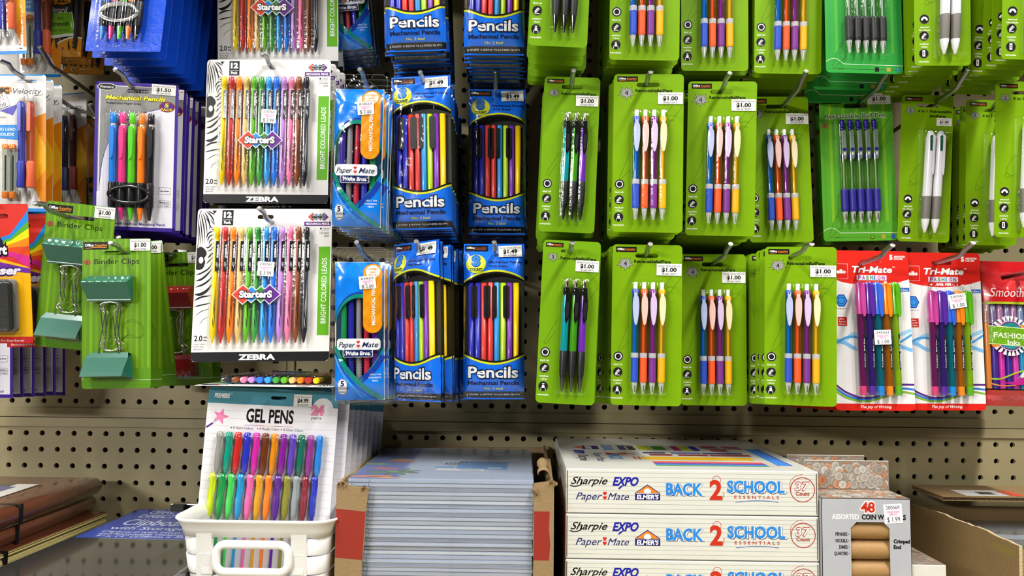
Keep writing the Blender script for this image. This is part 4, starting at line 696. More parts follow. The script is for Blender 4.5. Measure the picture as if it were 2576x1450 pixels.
def t_gel():
    W, H = 170, 276; t = T('gel_pen_pack', 'pen pack', W, H); m = M(W, H)
    board(m, W, H, '#4f93a8', 6, (81, 9.5, 101, 14)); m.poly([(0, 22), (170, 22), (170, 272), (166, 276), (4, 276), (0, 272)], .12, '#efedf0'); m.ell(150, 23, 13.5, 14, .14, '#efedf0', 30)
    for i in range(15): m.line([(1, 31+i*10.2), (169, 31+i*10.2)], .3, .2, '#c2c0cc', False)
    m.text('PREMIERE', 8, 27.5, 14.5, 5.4, .2, '#ffffff', .04, .1); m.ring(29.5, 8.5, 1.2, 1.2, .3, .2, '#ffffff', 12)
    m.rect(54, 31, 113, 47, .24, '#efedf0'); m.text('GEL PENS', 51, 112.5, 44.5, 16.6, .36, '#18161a', .03); m.otext('24', 135, 151.5, 31, 11, .36, '#f08ab0', '#e8a0bc', .03, .06); m.text('pens', 136, 149, 37.5, 4, .36, '#55555c')
    for i, c in enumerate(('#6a70b0', '#c05a80', '#e8c850', '#5a3c9a', '#d86a50')): m.line([(50+i*12.6, 49), (62.6+i*12.6, 49)], .5, .36, c, False)
    for i, s in enumerate(('8 Neon Colors', '8 Metallic Colors', '8 Glitter Colors')): u = 33+i*31+(3 if i else 0); m.ell(u, 53.3, .8, .8, .36, '#333339', 8); m.text(s, u+2.5, u+28, 54.6, 3, .36, '#66666e')
    pts = []
    for i in range(10): q = 11 if i % 2 == 0 else 4.6; a = math.pi*i/5 + .3; pts.append((18+q*math.sin(a), 39-q*math.cos(a)))
    m.poly(pts, .3, '#f07ab0')
    for i in range(5): m.line([(14+i*2, 34+i), (13+i*2, 45)], .4, .4, '#f8d0e2', False)
    m.line([(14, 44), (8, 49)], 1.3, .36, '#c8c8cc', False); m.line([(9, 48), (1, 54)], 2.2, .4, '#5a2a86', False)
    t.part('card', m); t.part('price_sticker', sticker(W, H, 111, 5.5, 135, 21.5, '$4.99', '52678', 1))
    for row, cs in ((0, G1), (1, G2)):
        for i, c in enumerate(cs):
            if row == 0: x = 21+11.7*i; v0, v1 = 58, 113; xs = x
            else: x = 16.5+11.9*i; v0, v1 = 112, 170
            b = M(W, H); L_ = v1-v0; tr = plas(c, .15, .7)
            b.lathe(x, [(v0, 2.6), (v0+.8, 4), (v0+3, 4.7), (v0+7, 4.4), (v0+14, 3.4), (v0+22, 3.8), (v0+L_*.6, 4.5), (v0+L_*.85, 4), (v1-3, 2.8), (v1, 1.6)], 6, tr, 12)
            sb = []
            if row == 1: q = M(W, H); q.lathe(x-1, [(v1-2, 2.8), (262, 2.8)], 4, clear('gel_barrel', tint='#ffffff', ior=1.2), 10); q.lathe(x-1, [(v1-2, 2), (255, 2)], 4, plas(c, .3), 8); sb.append(('barrel', q))
            q = M(W, H); q.slab([(x+2.5, v0+2), (x+4.4, v0+3), (x+5, v0+12), (x+4.2, v0+30), (x+3, v0+30)], 5, 8, tr); sb.append(('clip', q))
            t.part('gel_pen', b, sb)
    t.part('blister', blister(W, H, 12.5, 59, 156, 111.5, [21+11.7*i for i in range(12)], 12, 4, 5.2), label='clear upper blister row')
    t.part('blister', blister(W, H, 8, 111.5, 154, 173, [16.5+11.9*i for i in range(12)], 12.5, 4, 5.2), label='clear lower blister row')
    t.part('blister', blister(W, H, 8, 173.5, 154, 268, [15.5+11.9*i for i in range(12)], 9, 3, 5), label='clear blister over the pen barrels'); return t
# ================================================================== SETTING
def setting():
    # perforated back panel with real holes, 1 inch apart
    a = pix(992, 1100.9, WALL); p = .0254; rad = .0042; NX0, NX1, NZ0, NZ1 = -40, 52, -11, 42
    tan = mat('#a0946e', .55, 0, 0, .25, 40, kind='painted_panel', var=.05)
    for name, r0, r1, dy in (('wall_lower', NZ0, 0, 0), ('wall_upper', 2, NZ1, 0)):
        vs = []; fs = []; n = 8
        for i in range(NX0, NX1):
            for j in range(r0, r1+1):
                cx, cz = a.x+i*p, a.z+j*p; b = len(vs); h = p/2
                vs += [(cx-h, WALL, cz-h), (cx+h, WALL, cz-h), (cx+h, WALL, cz+h), (cx-h, WALL, cz+h)]
                for y in (WALL, WALL+.005): vs += [(cx+rad*math.cos(2*math.pi*(k+.5)/12), y, cz+rad*math.sin(2*math.pi*(k+.5)/12)) for k in range(12)]
                q = b+4
                # quadrant fans: hole verts k=0..11 start at 15 degrees
                quad = ((2, 0, [0, 1, 2]), (3, 1, [3, 4, 5]), (0, 2, [6, 7, 8]), (1, 3, [9, 10, 11]))
                for c_, _, ks in quad: fs.append((b+c_, q+ks[0], q+ks[1], q+ks[2]))
                fs += [(b+2, b+3, q+3, q+2), (b+3, b+0, q+6, q+5), (b+0, b+1, q+9, q+8), (b+1, b+2, q+0, q+11)]
                fs += [(q+k, q+(k+1) % 12, q+12+(k+1) % 12, q+12+k) for k in range(12)]
        me = bpy.data.meshes.new(name); me.from_pydata(vs, [], fs); me.materials.append(tan); me.update()
        tag(link(name, me), None, None, kind='structure')
    m = M(); x0, x1 = (a.x+(NX0-.5)*p)*1000, (a.x+(NX1-.5)*p)*1000
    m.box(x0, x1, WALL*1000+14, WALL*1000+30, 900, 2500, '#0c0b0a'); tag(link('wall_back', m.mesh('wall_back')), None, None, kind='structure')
    z0, z1 = (a.z+.5*p)*1000, (a.z+1.5*p)*1000; Y = WALL*1000
    m = M(); m.box(x0, x1, Y-3, Y+12, z0-2, z0+12.2, tan); m.box(x0, x1, Y-3, Y+12, z0+13.4, z1+2, tan); m.box(x0, x1, Y-1, Y+12, z0+11, z0+15, '#1a1712'); tag(link('trim_1', m.mesh('trim_1')), None, None, kind='structure')
    # slotted upright between the panels, left of the middle
    u = pix(694, 940, WALL).x*1000; m = M(); m.box(u-17, u+17, Y-2.5, Y+8, z1+2, 2400, tan, bev=0); m.box(u+19, u+30, Y-4, Y+8, z1+2, 2400, tan)
    for k in range(36):
        z = z1+12+k*32; m.box(u-4.5, u+4.5, Y-3, Y-2, z, z+21, '#060606')
    tag(link('trim_2', m.mesh('trim_2')), None, None, kind='structure')
    m = M(); m.box(x0, x1, 560, Y, (CZ-.385)*1000, (CZ-.36)*1000, mat('#a89f82', .5, kind='painted_metal')); m.box(x0, x1, 555, 561, (CZ-.40)*1000, (CZ-.358)*1000, mat('#a89f82', .5, kind='painted_metal'))
    tag(link('display_shelf', m.mesh('display_shelf')), 'tan metal shelf under the boxes, basket and journals', 'shelf')
    m = M(); zz = (CZ+.60)*1000; m.box(x0, x1, 930, Y-4, zz, zz+18, mat('#a89f82', .5, kind='painted_metal')); m.box(x0, x1, 926, 931, zz-12, zz+20, mat('#a89f82', .5, kind='painted_metal')); tag(link('display_shelf', m.mesh('display_shelf')), 'unseen upper shelf added above the top row to shade the recesses', 'shelf')  # unseen shelf, added so the recesses behind the packs fall dark
    me = bpy.data.meshes.new('floor'); me.from_pydata([(-6, -6, 0), (6, -6, 0), (6, 3, 0), (-6, 3, 0)], [], [(0, 1, 2, 3)]); me.materials.append(mat('#b8b2a6', .3, bump=.1, kind='vinyl_floor')); tag(link('floor', me), None, None, kind='structure')
SH = CZ-.36
HOOKM = None
hooks = []
def hook(tip, slot, dc, label, z_slot=None):
    """wire display hook: horizontal arm from the panel through the card's slot, tip bent upward"""
    dt = max(dc-.085, min(dc-.035, dc*(slot[0]-VPX)/(tip[0]-VPX) if abs(tip[0]-VPX) > 120 else dc-.055))
    t = pix(tip[0], tip[1], dt); s = pix(slot[0], slot[1], dc); sl = .055
    x = t.x; bend = Vector((x, dt+.024, t.z-.017)); zw = bend.z-(WALL-bend.y)*sl
    if abs(s.z - (bend.z-(dc-bend.y)*sl)) < .02: zw = s.z-(WALL-dc)*sl; bend.z = s.z+(dc-bend.y)*sl
    pts = [Vector((x, WALL+.004, zw)), Vector((x, WALL-.02, zw)), Vector((x, (WALL+bend.y)/2, (zw+bend.z)/2)), bend+Vector((0, .008, -.0006)), bend+Vector((0, .0, .0018)), bend+Vector((0, -.006, .006)), t]
    m = M(); mt = metal('#aeb0ae', .32); m.tube(pts, .0031, mt, 10, True); m.tube([t+Vector((0, .0004, -.0004)), t+Vector((0, -.0006, .0006))], .00315, metal('#e4e4e2', .4), 10)
    o = empty('peg_hook', (x, WALL, zw), label, 'hook', None)
    me = m.mesh('arm'); c = link('arm', me, o); c.matrix_parent_inverse = Matrix.Translation((-x, -WALL, -zw))
    b = M(); b.box(x*1000-9, x*1000+9, WALL*1000-3.2, WALL*1000-.6, zw*1000-4, zw*1000+30, mt, bev=0); c = link('bracket', b.mesh('bracket'), o); c.matrix_parent_inverse = Matrix.Translation((-x, -WALL, -zw))
    return o
ORD = ('second', 'third', 'fourth', 'fifth', 'sixth', 'seventh', 'eighth', 'ninth', 'tenth', 'eleventh', 'twelfth', 'thirteenth', 'fourteenth')
def hang(t, cs, label, n=0, what='', where='', tip=None, slot=None, step=.0145, d=None, yaw=8., lean=2.5, jit=.0015, sx=0., sl=.055, extra=0, tz=0.):
    mw = solve(t.W, t.H, cs, d, yaw, lean); front = t.put(mw, label)
    dc = mw.translation.y
    if tip is None:
        s_ = proj(np.array([list(mw @ Vector((0, 0, t.H*.001-.013)))]))[0]; slot = tuple(s_); tp_ = proj(np.array([list(mw @ Vector((0, -.03, t.H*.001+.006)))]))[0]; tip = tuple(tp_); where = where or ('shaded pack: '+' '.join(label.split()[:7]))
    for k in range(1, n+1):
        y = step*k + random.uniform(-.15, .15)*step
        if dc+y > WALL-.025: break
        L = Matrix.Translation((random.gauss(0, jit)+sx*k, y, -sl*y+random.gauss(0, .0006)+tz*k)); rot = Matrix.Rotation(random.gauss(0, .006), 4, 'Y')
        c = mw.translation+Vector((0, 0, t.H*.001)); piv = Matrix.Translation(c) @ rot @ Matrix.Translation(-c)
        t.put(L @ piv @ mw, f'{what}, {ORD[k-1]} back, {where}', f'packs stacked on the {where}', full=False)
    if tip: hook(tip, slot, dc, f'galvanised wire hook with upturned tip, {where}'.replace(' hook with', ' peg with') if 0 else f'upturned wire hook holding the {where}')
    return mw
def up(bl, br, W, H, conv=.0):
    """top corners of a card whose bottom corners are in view and whose top is above the frame"""
    w = math.hypot(br[0]-bl[0], br[1]-bl[1]); h = w*H/W; dx, dy = (br[0]-bl[0])/w, (br[1]-bl[1])/w
    s = lambda x: (x-1288)*-.045
    tl = (bl[0]+dy*h-s(bl[0])*h/1450*0, bl[1]-dx*h); tr = (br[0]+dy*h, br[1]-dx*h)
    return [tl, tr, br, bl]
def build_wall():
    p4, p3_, p5b, p5k, f41 = t_pens4(), t_pens3(), t_pens5('#2a2390'), t_pens5('#1a1a1c', '#2f9a3c', ('#4aa838', '#2f9440')), t_4in1()
    z, bg8 = t_zebra(), t_bag8(); pA, pB = t_bag5(('#3a2a90', '#8a8a90', '#c22a44', '#3a3ac0', '#1f8a4c')), t_bag5(('#1f8a4c', '#2a2aa0', '#8a8a90', '#c22a44', '#5a2a90'))
    cg, cr = t_clips('#226c58', 'green'), t_clips('#a01822', 'red'); pm, bc = t_premiere(), t_bluecard(); tm1, tm2, sm = t_trimate(False), t_trimate(True), t_smooth()
    ve, vd, xt, er = t_velocity(), t_velocity(True), t_xtra(), t_eraser()
    H = hang; G4 = 'green card of four ball pens'; G3 = 'green card of three ball pens'; P8 = 'blue bag of mechanical pencils'
    # ---- top row
    H(p3_, up((1329, 114), (1476, 121), 71, 200), 'cropped green card, three black-gripped pens with silver tips, top row', 9, G3, 'top-row hook right of the blue bags', (1420, -235), (1418, -200), .0135)
    H(p4, up((1533, 151), (1708, 153), 87, 200), 'leftmost four-pen green card in the top row, bottom edge above grey hook', 9, G4, 'leftmost four-pen hook, top row', (1632, -230), (1628, -195), .0135)
    H(p4, up((1714, 179), (1882, 179), 87, 200), 'middle four-pen green card in the top row, hanging lower than its left neighbour', 8, G4, 'middle four-pen hook, top row', (1830, -200), (1800, -160), .0135)
    H(p4, up((1897, 185), (2065, 187), 87, 200), 'rightmost four-pen green card in the top row, beside the black-gripped clear pens', 8, G4, 'rightmost four-pen hook, top row', (2030, -200), (1990, -160), .0135)
    H(p5k, [(2073, -205), (2262, -203), (2266, 180), (2081, 185)], 'dark green striped card of five clear pens with black grips, top row', 2, 'dark green card of five clear pens', 'black-grip pen hook, top row', (2230, -190), (2180, -150), .045, tz=-.004, d=.938)
    H(f41, up((2301, 166), (2442, 165), 70, 200), 'green card of two white multicolour pens, top row, left of the corner one', 8, 'green card of white multicolour pens', 'top-row multicolour pen hook', (2440, -200), (2380, -170), .0155, sx=.0004)
    H(f41, up((2518, 149), (2664, 153), 70, 200), 'green multicolour-pen card cut off by the top right corner', 7, 'green card of white multicolour pens', 'top right corner hook', (2660, -210), (2590, -180), .0155, sx=-.0015)
    H(bg8, up((973, 133), (1123, 128), 80, 205), 'blue pencil bag in the top row, next to the narrow pen bag', 8, P8, 'top-row hook left of centre', (1050, -260), (1050, -220), .014)
    H(bg8, up((1167, 140), (1318, 141), 80, 205), 'blue pencil bag in the top row, beside the green cards', 9, P8, 'top-row hook at the centre', (1245, -260), (1245, -220), .0135)
    H(pA, up((826, 146), (946, 136), 72, 205), 'clear and blue bag of coloured pencils, top row, crinkled', 4, 'clear bag of coloured mechanical pencils', 'top-row hook beside the striped animal cards', (900, -250), (902, -210), .016)
    H(z, up((546, 176), (852, 176), 176, 203), 'white twelve-colour pencil card in the top row, upper part out of frame', 2, 'white twelve-colour pencil card', 'top-row twelve-pencil card hook', (668, -200), (680, -170), .018, d=1.075)
    H(bc, [(262, -232), (446, -234), (404, 128), (211, 133)], 'glossy bright blue card, five pencils in a silver ring, top left', 9, 'plain blue pencil card', 'top-row blue card hook', (300, -240), (340, -200), .0225, lean=4)
    H(ve, up((-120, 141), (67, 136), 103, 188), 'white pencil card with blue bottom edge, top left corner', 1, 'white and orange pencil card', 'top left corner hook', (-30, -220), (0, -180), .07)
    H(xt, up((118, 142), (205, 146), 52, 200), 'clear and orange bag with a green panel, top left', 3, 'orange mechanical pencil bag', 'top-row orange bag hook', (100, -240), (160, -200), .03)
    # ---- middle row
    H(pm, [(240, 200), (449, 217), (440, 584), (235, 578)], 'purple-bordered card of five mechanical pencils, price sticker reading 1.50', 6, 'purple-bordered mechanical pencil card', 'purple card hook', (290, 175), (355, 233), .0155, sx=.0012)
    H(ve, [(-74, 186), (115, 188), (115, 535), (-75, 530)], 'white and orange card of two mechanical pencils, left edge, middle row', 2, 'white and orange pencil card', 'left-edge hook', (-2, 152), (75, 203), .018)
    H(vd, [(52, 247), (212, 247), (216, 530), (56, 532)], 'pencil card with shade painted into its blue and orange pens, behind the purple card', 0, '', 'blue and orange pens painted as shaded', (100, 118), (190, 264), d=1.11)
    H(xt, [(213, 300), (292, 300), (296, 590), (217, 590)], 'shaded pencil bag with green panel, left of the purple card', 0, d=1.13)
    H(xt, [(128, 130), (208, 134), (210, 260), (130, 260)] if 0 else up((160, 182), (238, 180), 52, 200), 'orange pencil bag far back between the top and middle rows', 0, d=1.16)
    H(z, [(521, 150), (833, 150), (824, 514), (511, 511)], 'twelve-colour pencil card in the middle row, zebra drawing at its left', 3, 'white twelve-colour pencil card', 'middle twelve-pencil card hook', (660, 137), (683, 168), .016, sx=.003)
    H(pA, [(838, 185), (978, 188), (965, 592), (832, 582)], 'clear bag of coloured pencils with orange tag, middle row', 6, 'clear bag of coloured mechanical pencils', 'middle-row clear bag hook', (905, 175), (912, 208), .016, sx=.003)
    H(bg8, [(985, 197), (1132, 187), (1138, 580), (989, 577)], 'blue pencil bag with 1.49 sticker, middle row, left one', 12, P8, 'middle-row left blue bag hook', (1057, 182), (1062, 216), .016)
    H(bg8, [(1180, 224), (1321, 225), (1319, 593), (1181, 590)], 'blue pencil bag in the middle row, right one, crumpled corner', 10, P8, 'middle-row right blue bag hook', (1246, 180), (1249, 245), .016)
    H(p3_, [(1371, 192), (1511, 196), (1494, 587), (1354, 583)], 'green card of teal, green and violet pens, middle row', 11, G3, 'middle-row three-pen hook', (1443, 178), (1437, 222), .014)
    H(p4, [(1544, 187), (1721, 186), (1716, 587), (1540, 583)], 'leftmost green four-pen card in the middle row', 11, G4, 'leftmost middle-row four-pen hook', (1637, 182), (1627, 214), .014)
    H(p4, [(1733, 206), (1904, 203), (1897, 596), (1724, 592)], 'middle green four-pen card in the middle row', 10, G4, 'centre middle-row four-pen hook', (1836, 185), (1812, 230), .014)
    H(p4, [(1874, 244), (2031, 242), (2048, 611), (1886, 609)], 'green four-pen card set back in the middle row, tilted, partly hidden', 5, G4, 'rightmost middle-row four-pen hook', (2028, 180), (1957, 266), .02)
    H(p5b, [(2061, 239), (2242, 233), (2259, 604), (2071, 609)], 'striped green card of five clear pens with purple-blue grips', 1, 'striped card of clear blue-grip pens', 'middle-row blue-grip pen hook', (2233, 182), (2150, 262), .03, sx=.002)
    H(f41, [(2268, 239), (2401, 239), (2385, 612), (2259, 607)], 'green card of two white pens with grey grips, beside the clear pens', 0, '', 'two white grey-gripped pens', (2435, 175), (2332, 265), d=1.02)
    H(f41, [(2431, 251), (2560, 251), (2557, 620), (2428, 617)], 'shaded multicolour-pen card half hidden behind the right-edge card', 4, 'green card of white multicolour pens', 'right-edge middle hook', None, None, .016, d=1.03)
    H(f41, [(2505, 205), (2645, 206), (2640, 598), (2501, 597)], 'multicolour-pen card cut by the right edge, middle row', 0, '', 'right-edge multicolour pens', (2700, 165), (2590, 232))
    # ---- bottom row
    H(cg, [(118, 512), (292, 527), (262, 884), (87, 862)], 'tilted pale green card of binder clips, behind the front one', 0, '', 'tilted binder clip card', (88, 512), (205, 553), d=1.0)
    H(cg, [(207, 601), (380, 601), (379, 977), (206, 979)], 'front green card with two green binder clips and 1.00 sticker', 1, 'green binder clip card', 'front binder clip hook', (278, 612), (310, 636), .026, sx=.002)
    H(cg, [(236, 612), (407, 606), (449, 966), (276, 974)], 'green binder clip card leaning right, third in the binder clip stack', 0, d=1.035)
    H(cr, [(362, 632), (517, 640), (539, 967), (383, 971)], 'shaded binder clip card holding two red clips', 0, '', 'red binder clip card', (430, 640), (440, 665), d=1.1)
    H(cg, [(400, 640), (540, 640), (556, 972), (420, 974)], 'darkest binder clip card, last behind the red clips', 0, d=1.15)
    H(er, [(-72, 512), (67, 515), (87, 867), (-58, 862)], 'rainbow-topped yellow eraser card at the left edge', 0, '', 'front eraser card', (-60, 500), (4, 535))
    H(er, [(-8, 540), (117, 543), (147, 873), (18, 871)], 'second rainbow eraser card, behind the left-edge one', 0, d=1.04)
    H(pm, [(-146, 648), (32, 648), (32, 1000), (-146, 1000)], 'purple-bordered pencil card low at the left edge, under the erasers', 5, 'low purple-bordered pencil card', 'hook under the erasers', None, None, .013, d=1.075, sx=.0075, sl=.0)
    H(z, [(495, 532), (833, 537), (828, 905), (485, 898)], 'twelve-colour pencil card in the bottom row above the gel pens', 0, '', 'lower twelve-pencil card', (652, 525), (672, 553), d=.965)
    H(pB, [(833, 617), (978, 617), (978, 1026), (834, 1026)], 'clear bag of coloured pencils with orange tag, bottom row', 6, 'clear bag of coloured mechanical pencils', 'bottom-row clear bag hook', (897, 610), (905, 637), .016, sx=.0035, d=.985)
    H(bg8, [(993, 617), (1105, 608), (1110, 1008), (997, 1006)], 'blue pencil bag in the bottom row, turned sideways', 6, P8, 'bottom-row left blue bag hook', (1047, 608), (1052, 636), .017, yaw=40, sx=.0045, d=.965)
    H(bg8, [(1167, 615), (1319, 614), (1320, 1005), (1164, 1005)], 'flat blue pencil bag in the bottom row beside the green cards', 1, P8, 'bottom-row right blue bag hook', (1243, 610), (1243, 638), .02)
    H(p3_, [(1368, 603), (1511, 611), (1497, 1021), (1344, 1012)], 'green card of teal, green and violet pens, bottom row', 3, G3, 'bottom-row three-pen hook', (1440, 612), (1438, 632), .014)
    H(p4, [(1541, 615), (1717, 617), (1712, 1024), (1537, 1018)], 'leftmost green four-pen card in the bottom row', 7, G4, 'leftmost bottom-row four-pen hook', (1636, 615), (1632, 642), .014, sx=-.0022)
    H(p4, [(1712, 641), (1876, 638), (1878, 1023), (1714, 1019)], 'green four-pen card in the bottom row, set back between two others', 6, G4, 'centre bottom-row four-pen hook', (1838, 615), (1792, 662), .016)
    H(p4, [(1924, 623), (2105, 621), (2105, 1025), (1922, 1016)], 'green four-pen card in the bottom row beside the red packs', 8, G4, 'rightmost bottom-row four-pen hook', (2042, 615), (1992, 645), .016, sx=-.001)
    H(tm1, [(2087, 634), (2284, 636), (2302, 1031), (2104, 1029)], 'red and white pen card beside the green cards, sticker on pens', 7, 'red and white pen card', 'left red and white card hook', (2245, 618), (2170, 661), .022, d=1.0, sx=-.003)
    H(tm2, [(2268, 638), (2464, 640), (2480, 1031), (2284, 1030)], 'red and white pen card with a sticker over its caps', 6, 'red and white pen card', 'right red and white card hook', (2448, 612), (2350, 661), .022, d=1.02, sx=-.002)
    H(sm, [(2460, 656), (2650, 662), (2668, 1026), (2479, 1020)], 'red plastic bag of bright pens cut by the right edge', 5, 'red bag of bright pens', 'red pen bag hook', (2640, 625), (2560, 690), .022, d=1.04)
    # pencil card lying flat on top of the gel pens, pencils upward, top edge to the front
    e = pix(660, 972, .955); mw = Matrix.Translation(e) @ Matrix(((-1, 0, 0, 0), (0, 0, -1, .203), (0, -1, 0, 0), (0, 0, 0, 1))); z.put(mw, 'twelve-colour pencil card lying flat above the gel pen cards')
    # gel pens in the basket
    g = t_gel(); b0 = solve(165, 268, [(535.6, 985.6), (851, 984.5), (811, 1512), (471, 1510)], .962, 6, 30) @ Matrix.Scale(.9706, 4); b0.translation.z += 0
    g.put(b0, 'front white card of twenty-four gel pens standing in the basket')
    for k in range(1, 9):
        o = Vector((.0085+.0035*k, .014+.0165*(k-1), (.0045 if k == 1 else -.002*k))); g.put(Matrix.Translation(o) @ b0, f'white gel pen card, {ORD[k-1]} in the row leaning back', 'gel pen cards behind the front one', full=False)
# ================================================================== SHELF GOODS
def obj(name, m, parent=None, label=None):
    o = link(name, m.mesh(name), parent)
    if label: o['label'] = label
    return o
def basket():
    wm = mat('#eceae6', .45, 0, 0, .5, 900, kind='woven_plastic', var=.02); pl = mat('#f1efec', .35, 0, 0, kind='plastic', var=.01)
    xl, xr = pix(417, 1308, .87).x, pix(843, 1322, .87).x; zr = pix(630, 1314, .87).z; y0 = .87; dep = .29; o = empty('storage_basket', ((xl+xr)/2, y0+dep/2, SH), 'white woven plastic basket holding the gel pen cards', 'basket'); W2 = (xr-xl)/2*1000; D2 = dep/2*1000; Hh = (zr-SH)*1000
    def loop(w, d, r, n=8):
        return rr(-w, -d, w, d, r, n)
    # flared rim
    m = M(); prof = ((0, 0), (1.5, 1.6), (3, 0), (0, -3), (-5, -12), (-7, -20), (-8.5, -20), (-6.5, -10), (-2.5, -2), (0, 0)); rings = [[(x*.001, y*.001, (Hh+dz)*.001) for x, y in loop(W2+dw-3, D2+dw-3, 26+dw)] for dw, dz in prof]; n = len(rings[0])
    m.add([p for r in rings for p in r], [(j*n+i, j*n+(i+1) % n, (j+1)*n+(i+1) % n, (j+1)*n+i) for j in range(len(prof)-1) for i in range(n)], pl, True); obj('rim', m, o)
    def w_at(z): return 9 + (Hh-z)*.10
    # horizontal woven bands: front and back have the handle window
    hz0, hz1, hx = Hh-62, Hh-25, 46
    def band(z0, z1, off, skip, name, nseg=1):
        m = M(); pr = ((0, z0), (-.0, z1), (-2.2, z1), (-2.2, z0), (0, z0)); per = loop(1, 1, .0001, 1)
        L = []
        for dw, z in pr: L.append([(x*.001, y*.001, z*.001) for x, y in loop(W2-w_at(z)+off+dw, D2-w_at(z)+off+dw, 24)])
        n = len(L[0]); fs = []
        for j in range(4):
            for i in range(n):
                a = L[0][i]; b = L[0][(i+1) % n]
                fs.append((j*n+i, j*n+(i+1) % n, (j+1)*n+(i+1) % n, (j+1)*n+i))
        if skip:   # leave the handle opening free in the long front side
            fs = [f for f in fs if not all(abs(L[k//n][k % n][1]) > (D2-60)*.001 and L[k//n][k % n][1] < 0 for k in f) or all(L[k//n][k % n][0] > 0 for k in f) or all(L[k//n][k % n][0] < 0 for k in f)]
            for sx in (-1, 1):
                z = (z0+z1)/2; yb = -(D2-w_at(z)+off); xe = W2-w_at(z)-24
                m.box(min(sx*hx, sx*xe), max(sx*hx, sx*xe), yb-.2, yb+2.2, z0, z1, wm)
        m.add([p for r in L for p in r], fs, wm, True); obj('woven_band', m, o)
    band(Hh-40, Hh-21, 1.2, 1, ''); band(Hh-62, Hh-42, 1.8, 1, ''); band(Hh-96, Hh-64, 1.2, 0, ''); band(4, Hh-98, 1.6, 0, '')
    # vertical straps
    for x in (-W2*.58, -W2*.03, W2*.55):
        for s in (-1, 1):
            if s < 0 and abs(x) < 20: continue
            m = M(); y = s*(D2-w_at(Hh-20)-.5); y2 = s*(D2-w_at(0)-.5); v = [((x+a)*.001, (yy+b)*.001, z*.001) for z, yy in ((Hh-16, y), (2, y2)) for a in (-9, 9) for b in (-3*(1 if s < 0 else -1), 0)]
            m.add(v, [(0, 1, 3, 2), (4, 5, 7, 6), (0, 2, 6, 4), (1, 3, 7, 5), (0, 1, 5, 4), (2, 3, 7, 6)], wm); obj('strap', m, o)
    for y in (-D2*.4, 0, D2*.4):
        for s in (-1, 1):
            m = M(); x = s*(W2-w_at(Hh-20)); x2 = s*(W2-w_at(0)); v = [((xx+b*s)*.001, (y+a)*.001, z*.001) for z, xx in ((Hh-16, x), (2, x2)) for a in (-9, 9) for b in (-.4, 3)]
            m.add(v, [(0, 1, 3, 2), (4, 5, 7, 6), (0, 2, 6, 4), (1, 3, 7, 5), (0, 1, 5, 4), (2, 3, 7, 6)], wm); obj('strap', m, o)
    # handle frame: rounded tube rectangle
    m = M(); zc = (hz0+hz1)/2; yf = -(D2-w_at(zc)+3); path = []
    for (u, v) in rr(-47, -(17.5), 47, 17.5, 11, 6): path.append((u*.001, (yf)*.001, (zc+v)*.001))
    path.append(path[0]); n = len(path); vs = []
    prof = ((0, 0), (0, -3), (2, -5), (6, -5), (9, -3), (9.5, 0), (5, 1))
    for k, (g, yy) in enumerate(prof): vs += [(u*.001, (yf+yy+1)*.001, (zc+v)*.001) for u, v in rr(-37-g, -11-g, 37+g, 11+g, 6+g, 6)]
    n = 28; m.add(vs, [(j*n+i, j*n+(i+1) % n, (j+1)*n+(i+1) % n, (j+1)*n+i) for j in range(len(prof)-1) for i in range(n)], pl, True); obj('handle_frame', m, o)
    m = M(); m.slab([(x, -y) for x, y in []] or rr(0, 0, 1, 1, .2), 0, 0, pl) if 0 else m.box(-(W2-30), W2-30, -(D2-30), D2-30, 0, 3, pl); obj('floor_plate', m, o)
def print_box(m, x0, x1, z0, z1, y):
    """front face mapping for a box: u,v mm from its top-left corner"""
    m.mp = lambda u, v, l: ((x0+u)*.001, (y-l)*.001, (z1-v)*.001)
